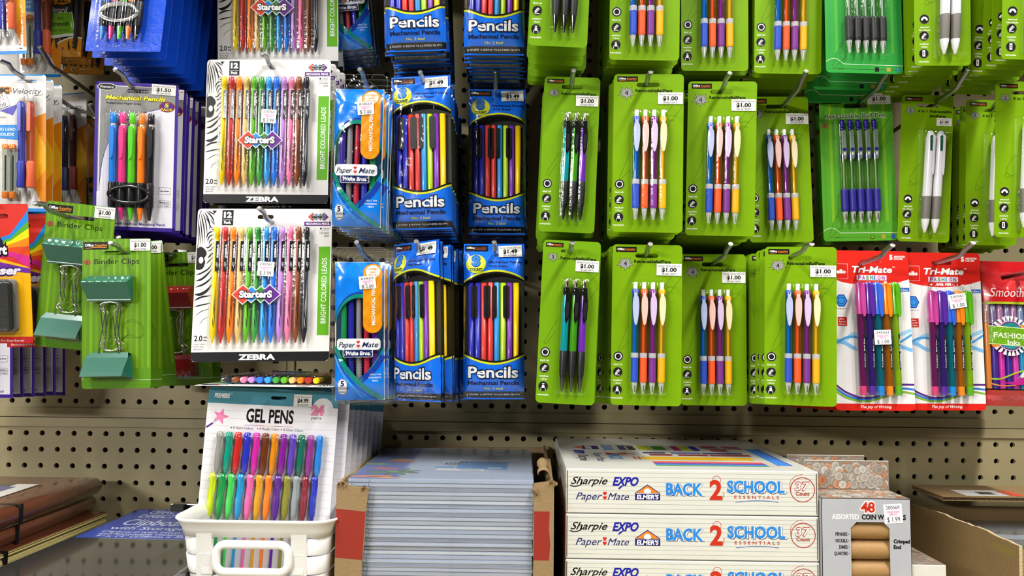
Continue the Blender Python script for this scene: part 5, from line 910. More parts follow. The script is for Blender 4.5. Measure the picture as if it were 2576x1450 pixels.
def b2s_boxes():
    d = .905; xl, xr = pix(1424, 1183, d).x, pix(2058, 1179, d).x; zt = pix(1740, 1181, d).z; W = (xr-xl)*1000; D = 280; Hh = 49.6; lab = ('top', 'second', 'third', 'lowest')
    wm = mat('#dcdcd2', .35, 0, .3, .1, 30, kind='coated_card')
    for k in range(4):
        o = empty('school_supply_box', ((xl+xr)/2, d+D/2000, zt-(k+1)*(zt-SH)/4), f'white lettered school supply box, {lab[k]} of the stack', 'box', None); P = (zt-SH)/4*1000; h = P-1.2
        m = M(W, h); m.box(-W/2, W/2, -D/2, D/2, 0, h, wm, bev=1.6)
        rx = random.uniform(-.6, .6); print_box(m, -W/2, W/2, 0, h, -D/2)
        for i in range(9): m.line([(1.5, 4+i*5.2), (W-1.5, 4+i*5.2)], .35, .05, '#9aa0a0', False)
        s = W/634.*1.0; X = lambda px: (px-1424)*s; V = lambda py: (py-1183)*s
        K, NV, BL_ = '#141414', '#1c1c6c', '#2f88dc'
        m.text('Sharpie', X(1436), X(1529), V(1221), 15*s*1.2, .15, K, .01, .42); m.line([(X(1434), V(1224)), (X(1446), V(1227)), (X(1462), V(1222)), (X(1464), V(1213))], 1.1, .15, K)
        m.text('EXPO', X(1541), X(1607), V(1223), 20*s, .15, '#20279c', .04, .3); m.poly([(X(1562), V(1224)), (X(1570), V(1223)), (X(1558), V(1233)), (X(1555), V(1231))], .16, '#20279c')
        m.text('Paper', X(1449), X(1515), V(1259), 17*s, .15, NV, .0, .35); m.text('Mate', X(1529), X(1583), V(1259), 17*s, .15, NV, .0, .35)
        for v in (1243, 1254): m.poly([(X(1522), V(v+6)), (X(1517), V(v)), (X(1518), V(v-4)), (X(1520.5), V(v-4)), (X(1522), V(v-2)), (X(1523.5), V(v-4)), (X(1526), V(v-4)), (X(1527), V(v))], .2, '#d8261e')
        m.poly([(X(1598), V(1259)), (X(1598), V(1241)), (X(1629), V(1220)), (X(1661), V(1241)), (X(1661), V(1259))], .15, NV); m.poly([(X(1600.5), V(1241)), (X(1629), V(1222.5)), (X(1658), V(1241))], .3, '#e8862a')
        m.ell(X(1629), V(1237), 4.2, 3.4, .4, '#f4f2ee', 14); m.rect(X(1600), V(1242), X(1659), V(1242.8), .4, '#ffffff'); m.text("ELMER'S", X(1602), X(1657), V(1256), 10*s, .4, '#ffffff', .035, .12)
        for tx, a, b in (('BACK', 1676, 1768), ('SCHOOL', 1829, 1973)):
            y = V(1244 if a < 1700 else 1236); m.text(tx, X(a+4), X(b+5), y+.9, 27*s, .15, NV, .05); m.text(tx, X(a+3.2), X(b+4.2), y+.5, 26.6*s, .22, '#e4e2dc', .035); m.text(tx, X(a), X(b), y, 27*s, .34, BL_, .035)
        m.ring(X(1803), V(1207), 10*s*1.1, 9*s*1.2, .5, .15, '#c03a28'); m.text('2', X(1785), X(1817), V(1254), 45*s, .3, '#c83420', .035); m.line([(X(1818), V(1239)), (X(1821), V(1238)), (X(1820), V(1248)), (X(1816), V(1254))], .5, .4, '#c03a28', False)
        m.text('E S S E N T I A L S', X(1847), X(1959), V(1252), 7.6*s, .2, '#c0402c', .01); m.line([(X(1850), V(1261)), (X(1890), V(1257)), (X(1930), V(1257)), (X(1957), V(1260))], .6, .2, '#3a62c0')
        m.ring(X(2018), V(1228), 31*s, 31*s, .9, .2, '#b03428', 40); m.line([(X(1987), V(1232)), (X(1988), V(1208)), (X(2002), V(1194)), (X(2018), V(1190))], .5, .2, '#c05a48')
        m.otext('37', X(1999), X(2035), V(1229), 19*s, .3, '#f0ece4', '#b03428', .04, .01, .1); m.text('Count', X(2001), X(2035), V(1242), 8.5*s, .3, '#b03428', .02)
        # top face artwork, read from the right side
        if k == 0:
            m.mp = lambda u, v, l: ((-W/2+u)*.001, (-D/2+(D-v))*.001, (h+l)*.001)
            def q(c, l=.12, *pts): m.poly(list(pts), l, c)
            u = W; m.rect(104, 205, 116, 246, .12, '#2a2a30') if 0 else None
            for i, c in enumerate(('#f07030', '#e0305c', '#8a2a90', '#2a3ab0', '#2a8ae0', '#2aa048')): m.rect(112, 216+i*6, 250, 220.5+i*6, .12, c)
            for i in range(6): m.poly([(250, 216+i*6), (266, 218.2+i*6), (250, 220.5+i*6)], .12, '#cfc4b4')
            m.rect(104, 180, 246, 204, .12, '#dcae24'); m.rect(98, 180, 102, 204, .12, '#b06a4c'); m.rect(92, 180, 96, 204, .12, '#c86a60')
            for i, (a, b, c) in enumerate(((112, 142, '#3c3660'), (150, 190, '#5a6ab0'), (192, 246, '#3a3f80'))): m.rect(a, 140+0, b, 152, .12, c); m.rect(a+6, 156, b+6, 170, .12, '#8a3a34')
            for a, c in ((112, '#b8c81a'), (132, '#3c8c2c')): m.rect(a, 80, a+18, 118, .12, c)
            for i, c in enumerate(('#b8286a', '#ccd820', '#3a3ab0')): m.rect(160+i*13, 78, 170+i*13, 122, .12, c)
            for a, b in ((204, 76), (234, 76), (210, 108)): m.rect(a, b, a+24, b+20, .12, '#b8526a')
            m.rect(206, 100, 260, 104, .12, '#5a2a28'); m.rect(84, 84, 94, 122, .12, '#3a2f80'); m.rect(97, 84, 107, 122, .12, '#2a2a2c'); m.rect(84, 72, 107, 84, .12, '#8a8a86')
            m.rect(262, 100, 281, 240, .12, '#4a8ae0'); m.rect(279, 100, 281, 240, .16, '#5a50b0')
            for i in range(4): m.line([(284+i*4-2, 70), (284+i*4-2, 180)], .5, .12, '#4a4a4e', False)
            def vt(s, a, b, v, hh, c, bold=.03, sh=0): m.text(s, a, a+(b), v, hh, .14, c, bold, sh, -90)
            vt('SCHOOL', 62, 56, 72, 14, BL_); m.text('2', 62, 82, 146, 26, .14, '#d03c26', .05, 0, -90); vt('BACK', 62, 46, 160, 16, BL_)
            vt('Sharpie', 22, 52, 168, 13, K, .01, .4); vt('EXPO', 20, 32, 128, 12, '#20279c', .07, .3); vt('Paper Mate', 44, 74, 150, 11, NV, .0, .35); m.rect(34, 84, 56, 116, .12, NV); m.poly([(34, 84), (18, 100), (34, 116)], .12, '#d0784a'); vt("ELMER'S", 38, 28, 87, 8, '#ffffff')
            m.line([(22, 30), (50, 24), (66, 34)], .6, .12, '#c05a48')
        print_side = None; obj('carton', m, o)
        f = M(); f.box(-W/2+1, -W/2+1.8, -D/2-.4, -D/2-.1, 2, h-2, '#4a3526'); f.box(W/2-2.6, W/2-1.9, -D/2-.4, -D/2-.1, 2, h-2, '#4a3526'); obj('tuck_flap_seams', f, o)
def book_stack():
    d = .90; xl, xr = pix(932, 1208, d).x, pix(1333, 1208, d).x; xl2, xr2 = pix(873, 1205, d).x, pix(1343, 1208, d).x; zt = pix(1110, 1206, d).z; D = 255
    xl, xr = xl2+.002, xr2-.001; W = (xr-xl)*1000; n = 40; th = (zt-SH-.0015)*1000/n
    film = clear('shrink_wrap', bump=1., bscale=70, stretch=(.5, .7, 1.3), rough=.05, base=.1, ior=1.5, haze='#e6eaf0', hz=.16)
    cols = ('#b4c6e4', '#a2b4d6', '#d4dfee', '#aab4c4', '#bac8e0', '#8090b4')  # pale glints and dark gaps are painted into cover tones and wrap haze
    for k in range(n):
        z = (SH+.0015)*1000+(n-1-k)*th; o = empty('wrapped_book', ((xl+xr)/2+random.uniform(-.0012, .0012), d+D/2000, z*.001), 'topmost shrink-wrapped blue book with chili peppers on its cover' if k == 0 else 'thin shrink-wrapped blue book in the cut-open carton stack', 'book', 'wrapped books in the stack' if k else None)
        m = M(W, D); h = th-.7; dy = random.uniform(-1.2, .8); m.box(-W/2, W/2, -D/2+dy, D/2, h-.5, h, mat(cols[k % 6], .3, 0, .3, kind='cover')); m.box(-W/2, W/2, -D/2+dy, D/2, 0, .5, mat(cols[(k+2) % 6], .3, 0, .3, kind='cover')); m.box(-W/2, W/2, -D/2+dy, -D/2+dy+.4, .4, h-.4, mat(cols[(k*5+1) % 6], .3, 0, .2, kind='spine')); m.box(-W/2+2, W/2-2, -D/2+3, D/2-3, .5, h-.5, '#d8d8d0')
        m.box(-W/2+24, -W/2+24.6, -D/2+dy-.2, -D/2+dy, .2, h-.2, '#4a5068')
        if k == 0:
            m.mp = lambda u, v, l: ((-W/2+u)*.001, (-D/2+(D-v))*.001, (h+l)*.001)
            m.rect(0, 0, 54, D, .1, '#3358b0'); m.rect(54, 0, 58, D, .1, '#6f8fc8')
            for (a, b, r1, r2, c, rt) in ((14, 150, 16, 6, '#7fae38', .1), (40, 115, 18, 6, '#e0b020', -.2), (44, 128, 18, 5, '#c8402a', .2), (30, 184, 18, 6, '#c8342a', .15), (24, 238, 26, 7, '#e88038', -.1), (40, 246, 22, 5, '#f0a050', .1)): m.ell(a, b, r1, r2, .16, c, 16, rt)
            for i in range(7): q = R(-60+i*40); m.ell(44+18*math.cos(q), 205+9*math.sin(q), 18, 4, .2+.01*i, '#2a7a3a' if i % 2 else '#1c5a30', 12, q)
            m.ell(44, 206, 8, 6, .3, '#48a04a', 14); m.rect(120, 120, 185, 180, .16, '#2a8cd4'); m.rect(98, 110, 186, 119, .2, '#dfe6ee'); m.rect(96, 180, 156, 194, .2, '#e8ecee'); m.line([(78, 196), (190, 196)], .5, .18, '#c8d4e4', False); m.line([(192, 120), (186, 190)], .6, .18, '#d4dce8', False)
            for i in range(6): m.rect(98+i*6, 122, 101+i*6, 132, .16, '#e8ecf2')
            m.ell(112, 140, 10, 8, .2, '#2c3a58', 16); m.ell(112, 140, 7, 5, .26, '#8ea4c8', 14); m.line([(100, 150), (124, 132)], 1, .3, '#2c3a58'); m.rect(92, 160, 116, 172, .18, '#5aa4dc'); m.rect(160, 168, 178, 176, .24, '#cfe0ee')
            for i in range(16): m.rect(126+i*1.7, 184, 126.8+i*1.7, 191, .28, '#30343c')
        obj('book_block', m, o)
        f = M(); q = 10; xs = [-W/2-1+(W+2)*i/q for i in range(q+1)]
        pr = [(-D/2-1+dy, .2), (-D/2-2+dy, h*.5), (-D/2-1+dy, h+.15), (-D/2+6, h+.5), (0, h+.4), (D/2+1, h+.2)] if k == 0 else [(-D/2-.6+dy, -.1), (-D/2-1.8+dy, h*.45), (-D/2-.8+dy, h+.25), (-D/2+8, h+.35)]
        f.add([(x*.001, y*.001+random.uniform(-.3, .3)*.001, z_*.001) for x in xs for y, z_ in pr], [(i*len(pr)+j, (i+1)*len(pr)+j, (i+1)*len(pr)+j+1, i*len(pr)+j+1) for i in range(q) for j in range(len(pr)-1)], film, True); obj('shrink_film', f, o)
    # cut-open corrugated carton around the stack
    cb = mat('#9a7f57', .75, 0, 0, .35, 300, kind='cardboard', var=.08); ce = mat('#8a6c44', .85, bump=.8, bscale=500, kind='cardboard_edge'); rd = mat('#952412', .6, bump=.2, bscale=300, kind='red_print')
    X = lambda px, dd=.89: pix(px, 1215, dd).x*1000; Z = lambda py, dd=.89: pix(1110, py, dd).z*1000
    y0 = 890; o = empty('book_carton', ((xl+xr)/2, 1.02, SH), 'torn brown cardboard carton with red bands around the wrapped books', 'carton'); ox, oy, oz = (xl+xr)/2*1000, 1020, SH*1000
    m = M(); z0 = oz+1
    def flap(pts, name, yy, th=3.5, red=None):
        m = M(); m.mp = lambda u, v, l: ((u-ox)*.001, (yy-l-oy)*.001, (v-oz)*.001); m.slab(pts, -th, 0, cb, cb)
        if red: m.poly(red, .15, rd)
        return m
    xa, xb, xc, xd = X(847), X(928), X(1340), X(1394); red_t, red_b = Z(1284), Z(1407)
    tl = [(xa, z0), (xa, Z(1226)), (xa+2, Z(1219)), (xa+8, Z(1216)), (xa+15, Z(1226)), (xa+24, Z(1229)), (xb, Z(1231)), (xb-1.5, Z(1260)), (xb-3, Z(1300)), (xb-3.6, Z(1360)), (xb-6, Z(1420)), (xb-7, z0)]
    fl = flap(tl, 'f', y0, 3.5, [(xa+.2, red_t), (xb-3.2, red_t-3), (xb-5.8, red_b-2.5), (xa+.2, red_b)]); obj('left_front_flap', fl, o)
    fr_ = [(xd, z0), (xd, Z(1224)), (xd+4, Z(1212)), (xd-3, Z(1206)), (xc+16, Z(1210)), (xc+2, Z(1214)), (xc, Z(1230)), (xc+1.4, Z(1275)), (xc+.8, Z(1340)), (xc+1.6, Z(1400)), (xc, z0)]
    fl = flap(fr_, 'f', y0, 3.5, [(xc+2, red_t), (xd-5, red_t), (xd-5.6, red_t-20), (xd-4, red_t-38), (xd-5.4, red_b), (xc+2, red_b)]); obj('right_front_flap', fl, o)
    for nm, xx in (('left_side', xa), ('right_side', xd-3.5)):
        m = M(); zt_ = Z(1224); pts = []
        for i in range(13): pts.append((y0+3.5+(1190-y0-4)*i/12, zt_+random.uniform(-2, 2)+(3 if i in (1, 2) else 0)+(10 if nm == 'right_side' and 2 < i < 6 else 0)+i*.45))
        v = [((xx+a-ox)*.001, (y-oy)*.001, (z-oz)*.001) for a in (0, 3.5) for y, z in [(y0+3.5, z0)]+pts+[(1186, z0)]]
        n = len(pts)+2; m.add(v, [tuple(range(n)), tuple(range(n, 2*n))[::-1]]+[(i, (i+1) % n, n+(i+1) % n, n+i) for i in range(n)], cb)
        if nm == 'right_side': m.add([((xd+.2-ox)*.001, (y-oy)*.001, (z-oz)*.001) for y, z in ((y0, red_t), (1186, red_t), (1186, red_b), (y0, red_b))], [(0, 1, 2, 3)], rd)
        obj(nm, m, o)
    m = M(); m.box(xa-ox, xd-ox, 1183-oy, 1187-oy, 1, Z(1224)+4-oz, cb); obj('back_side', m, o)
    # torn curl on the right top edge and rough torn corners
    m = M(); vs = []; K_ = 9
    for i in range(7):
        for j in range(K_): a = R(-60+j*32); r = 6+1.4*math.sin(i*1.7); vs.append(((xd-12+r*math.cos(a)-ox)*.001, (905+i*9-oy)*.001, (Z(1196)+r*.8*math.sin(a)+1.2*i-oz)*.001))
    m.add(vs, [(i*K_+j, i*K_+j+1, (i+1)*K_+j+1, (i+1)*K_+j) for i in range(6) for j in range(K_-1)], cb, True); obj('torn_curl', m, o)
    m = M()
    for cx, cz in ((xa+3, Z(1222)), (xa+9, Z(1219)), (xd+1, Z(1214)), (xd-3, Z(1210)), (xb-4, Z(1232)), (xc+3, Z(1236))):
        for q in range(5):
            a = random.uniform(0, 6.28); r = random.uniform(2, 5); c = Vector(((cx-ox)*.001, (y0-2-oy)*.001, (cz-oz)*.001)); m.add([c+Vector((random.uniform(-1, 1), random.uniform(-2, 3), random.uniform(-1, 1)))*.002, c+Vector((math.cos(a)*r, -1.5, math.sin(a)*r))*.001, c+Vector((math.cos(a+.9)*r, 1.5, math.sin(a+.9)*r))*.001, c+Vector((math.cos(a+.5)*r*.6, 4, math.sin(a+.5)*r*.6))*.001], [(0, 1, 2), (0, 2, 3)], ce)
    obj('torn_fibres', m, o)
def coin_print(m, u0, v0, u1, v1, l, n=70, seed=3):
    rnd = random.Random(seed); m.rect(u0, v0, u1, v1, l, '#8d7f72'); n *= 3
    w = u1-u0; sh = {'#b3aca0': '#a19a8f', '#a39f96': '#938f86', '#bd8462': '#a8704e', '#c2bdb4': '#adaaa2', '#989084': '#877f74', '#c49272': '#b07e5e'}
    for i in range(n):
        r = rnd.uniform(w*.042, w*.062); u = rnd.uniform(u0+r, u1-r); v = rnd.uniform(v0+min(r, (v1-v0)*.45), v1-min(r, (v1-v0)*.45)); r2 = min(r, (v1-v0)*.45)
        c = rnd.choice(('#b3aca0', '#a39f96', '#bd8462', '#c2bdb4', '#989084', '#b3aca0', '#c49272')); z = l+.03+.0015*i; m.ell(u, v, r, r2, z, '#75695d', 14); m.ell(u, v, r*.92, r2*.92, z+.0005, c, 14); m.ell(u+r*.1, v+r2*.05, r*.42, r2*.55, z+.001, sh[c], 9, .4)
def coin_boxes():
    gr = mat('#b3b5bb', .4, 0, .2, kind='coated_card')
    def one(x0, x1, y0, y1, zt, hdr, label, win=True, seed=3, copper=False):
        W = (x1-x0); Hh = zt-SH*1000; o = empty('coin_wrapper_box', ((x0+x1)/2000, (y0+y1)/2000, SH), label, 'box'); D = y1-y0
        m = M(W, Hh); m.mp = lambda u, v, l: ((u-W/2)*.001, (-D/2-l)*.001, (Hh-v)*.001)
        a, b, c, d = W*.325, 27, W*.76, Hh-14
        for q in ([(0, 0), (W, 0), (W, b), (0, b)], [(0, b), (a, b), (a, d), (0, d)], [(c, b), (W, b), (W, d), (c, d)], [(0, d), (W, d), (W, Hh), (0, Hh)], [(a, b), (a+7, b), (a, b+7)], [(c, b), (c, b+7), (c-7, b)]): m.slab(q, -.6, 0, gr)
        m.box(-W/2, -W/2+.6, -D/2, D/2, 0, Hh, gr); m.box(W/2-.6, W/2, -D/2, D/2, 0, Hh, gr); m.box(-W/2, W/2, D/2-.6, D/2, 0, Hh, gr); m.box(-W/2, W/2, -D/2, D/2, 0, .6, gr); m.box(-W/2, W/2, -D/2, D/2, Hh-.6, Hh, gr)
        m.otext('48', W*.44, W*.60, 15.5, 11, .12, '#c8301c', '#f4f0ec', .06, .03); m.text('ASSORTED', W*.115, W*.42, 23.8, 5.4, .12, '#f6f6f6', .03); m.text('COIN WRAPPERS', W*.45, W*.945, 23.8, 5.4, .12, '#161616', .04)
        for i, s in enumerate(('PENNIES', 'NICKELS', 'DIMES', 'QUARTERS')): e = W*.285; w = len(s)*1.95; m.text(s, e-w, e, 43+i*7.3, 3.7, .12, '#222222', .03); m.ell(e+1.6, 41.2+i*7.3, .5, .5, .12, '#222222', 8)
        m.text('Crimped', W*.80, W*.985, 50.5, 4, .12, '#161616', .05); m.text('End', W*.80, W*.885, 57, 4, .12, '#161616', .05)
        m.mp = lambda u, v, l: ((u-W/2)*.001, (D/2-v)*.001, (Hh+l)*.001); coin_print(m, 0, 0, W, D, .1, 60, seed)
        obj('carton', m, o)
        hm = M(W, hdr); hm.mp = lambda u, v, l: ((u-W/2)*.001, (D/2-1-l)*.001, (Hh+hdr-v)*.001); hm.slab([(0, 0), (W, 0), (W, hdr), (0, hdr)], -.6, 0, '#e8e0d6'); coin_print(hm, 0, .8, W, hdr, .1, 90, seed+1); obj('header_panel', hm, o, 'header printed with coins')
        obj('price_sticker', gunlabel_at(W*.70, 6, W*.905, 28, '200569', '$ 1.99', 4, lambda u, v, l: ((u-W/2)*.001, (-D/2-l)*.001, (Hh-v)*.001)), o)
        kr = mat('#a9824f', .6, 0, 0, .3, 200, kind='kraft_paper', var=.06)
        for i in range(7):
            z = Hh-38-i*23.2
            if z < 10: break
            p = M(); n = 20; R_ = 11.2; vs = [(x*.001, (-D/2+13+R_*math.cos(2*math.pi*j/n))*.001, (z+R_*math.sin(2*math.pi*j/n))*.001) for x in (-W/2+6, W/2-6) for j in range(n)]
            p.add(vs, [(j, (j+1) % n, n+(j+1) % n, n+j) for j in range(n)], kr, True); p.add(vs[:n], [tuple(range(n))], kr); p.add(vs[n:], [tuple(range(n))[::-1]], kr); obj('paper_coin_roll', p, o)
        return o
    X = lambda px, d: pix(px, 1256, d).x*1000
    one(X(2066, .9), X(2290, .9), 900, 952, pix(2178, 1255, .9).z*1000, 36, 'grey coin wrapper box with a price sticker beside the school supply boxes')
    one(X(1979, 1.022)*1.0+1, pix(2173, 1145, 1.022).x*1000, 970, 1022, pix(2076, 1145, 1.022).z*1000-38, 38, 'coin wrapper box standing behind, only its coin-printed header showing', seed=11)
    # low white carton right of the grey box
    x0, x1 = X(2291, .9)+1, pix(2379, 1423, .905).x*1000; zt = pix(2379, 1423, .905).z*1000; o = empty('small_carton', ((x0+x1)/2000, .98, SH), 'low white carton with coin-printed top, lower right', 'box'); W, Hh, D = x1-x0+1, zt-SH*1000, 150
    m = M(W, Hh); m.box(-W/2, W/2, -D/2, D/2, 0, Hh, mat('#dedad2', .4, kind='coated_card'), bev=.8); m.mp = lambda u, v, l: ((u-W/2)*.001, (D/2-v)*.001, (Hh+l)*.001); coin_print(m, 0, 0, W, D-1, .1, 40, 5); m.line([(2, 60), (W-4, 100)], 3, .5, '#8a6a50'); obj('carton', m, o)
def gunlabel_at(u0, v0, u1, v1, top, price, rot, mp):
    m = gunlabel(0, 0, u0, v0, u1, v1, top, price, rot); q = M(); cu, cv = (u0+u1)/2, (v0+v1)/2; c, s = math.cos(R(rot)), math.sin(R(rot)); w, h = u1-u0, v1-v0
    q.mp = lambda u, v, l: mp(cu+(u-cu)*c+(v-cv)*s, cv-(u-cu)*s+(v-cv)*c, l-.6)
    l = .8; q.slab([(u0, v0), (u1, v0), (u1, v1), (u0, v1)], l-.1, l, '#f4f3f4'); q.text(top, u0+w*.12, u1-w*.12, v0+h*.26, h*.17, l+.12, '#3a3a3a'); q.text('OCEAN STATE', u0+w*.15, u1-w*.15, v0+h*.46, h*.1, l+.12, '#d96ab5', .02); q.text('JOB LOT', u0+w*.3, u1-w*.3, v0+h*.58, h*.09, l+.12, '#d96ab5', .02); q.text(price, u0+w*.15, u1-w*.15, v0+h*.92, h*.25, l+.12, '#3a3a3a'); return q
def right_carton():
    cb = mat('#94794f', .75, 0, 0, .35, 300, kind='cardboard', var=.08); ce = mat('#c8b48c', .85, bump=.8, bscale=400, kind='cardboard_edge'); fl = mat('#7d6647', .85, bump=1, bscale=300, kind='fluting')
    x0 = pix(2563.4, 1372.8, .925).x*1000; zt = pix(2563.4, 1372.8, .925).z*1000; zb = pix(2293, 1269, 1.175).z*1000; x1 = x0+330; o = empty('display_carton', ((x0+x1)/2000, 1.05, SH), 'open brown corrugated tray at the lower right, torn front edge', 'carton'); ox, oy, oz = (x0+x1)/2, 1050, SH*1000
    m = M(); rnd = random.Random(4); pts = []
    for i in range(25): t = i/24; pts.append((925+(1178-925)*t, zt+(zb-zt)*t+rnd.uniform(-1.2, 1.2)+3*math.sin(t*3.1)))
    n = len(pts)+2; ring = [(925+4*math.sin(1), oz+1)]+pts+[(1178, oz+1)]
    v = [((x0+a-ox)*.001, (y-oy)*.001, (z-oz)*.001) for a in (0, 4) for y, z in ring]; m.add(v, [tuple(range(n)), tuple(range(n, 2*n))[::-1]], cb); m.add(v, [(i, (i+1) % n, n+(i+1) % n, n+i) for i in range(n)], ce)
    for i in range(30):
        t = rnd.random(); y = 925+253*t; z = zt+(zb-zt)*t+3*math.sin(t*3.1); a = Vector(((x0+rnd.uniform(0, 3)-ox)*.001, (y-oy)*.001, (z-oz)*.001)); m.add([a, a+Vector((.001, rnd.uniform(-3, 3)*.001, rnd.uniform(1, 4)*.001)), a+Vector((.0, .0015, -.001))], [(0, 1, 2)], ce)
    m.box(x0-ox-.3, x0-ox, 932-oy, 975-oy, zt-oz-18, zt-oz-7, mat('#94804a', .3, kind='packing_tape')); obj('left_side', m, o)
    m = M(); m.box(x0+4-ox, x1-ox, 925-oy, 929-oy, 1, zt-oz-6, cb); obj('front_side', m, o)
    m = M(); m.box(x0+4-ox, x1-ox, 1174-oy, 1178-oy, 1, zb-oz-2, cb); obj('back_side', m, o); m = M(); m.box(x1-4-ox, x1-ox, 925-oy, 1178-oy, 1, zb-oz-2, cb); obj('right_side', m, o)
    # back flap folded forward-level with corrugated edge
    m = M(); z = pix(2450, 1253, 1.09).z*1000; ya, yb = 1092, 1178; m.box(x0+3-ox, x1-ox, ya-oy, yb-oy, z-oz, z-oz+1, cb); m.box(x0+3-ox, x1-ox, ya-oy, yb-oy, z-oz-5, z-oz-4, cb)
    k = int((x1-x0)/3.4); vs = []
    for i in range(k*2): vs += [((x0+3+i*3.4/1.0*.5-ox)*.001, (y-oy)*.001, (z-oz-4+(4 if i % 2 else 0))*.001) for y in (ya+.3, yb)]
    m.add(vs, [(2*i, 2*i+1, 2*i+3, 2*i+2) for i in range(k*2-1)], fl)
    sx = pix(2410, 1240, 1.12).x*1000; m.box(sx-ox, sx+70-ox, 1100-oy, 1140-oy, z-oz+1, z-oz+1.3, '#e0dfe0'); m.box(sx+62-ox, sx+84-ox, 1100-oy, 1136-oy, z-oz+1.3, z-oz+1.6, '#d8553a'); m.box(sx+26-ox, sx+48-ox, 1108-oy, 1126-oy, z-oz+1.3, z-oz+1.5, '#3a3a3c'); obj('back_flap', m, o)
    # magazines inside the tray
    pal = (('#6a7078', '#8f959c'), ('#4a3f6a', '#8a8f3c'), ('#7a7f88', '#555060'), ('#40384a', '#9aa0a8'), ('#5a6070', '#7c6a9c'), ('#3c4a44', '#a0a0a8'), ('#6c5a80', '#c0c0c8'))
    for i, (c, c2) in enumerate(pal):
        q = empty('magazine', (ox*.001, 1.05, SH+.004+.0140*(6-i)), f'glossy grey and purple magazine in the corrugated tray, {("top", "second", "third", "fourth", "fifth", "sixth", "bottom")[i]} of the pile', 'magazine'); m = M(300, 225); m.box(-150, 150, -110, 108, 0, 10, mat(c, .2, 0, .7, .3, 20, kind='magazine_cover')); m.mp = lambda u, v, l: ((u-150)*.001, (108-v)*.001, (10+l)*.001); m.line([(0, 80), (80, 100), (160, 70), (300, 110)], 26, .2, c2); m.line([(0, 130), (120, 160), (300, 140)], 10, .3, '#3c7a6c'); m.line([(0, 180), (140, 190), (300, 200)], 14, .3, '#5a4890'); obj('cover', m, q)
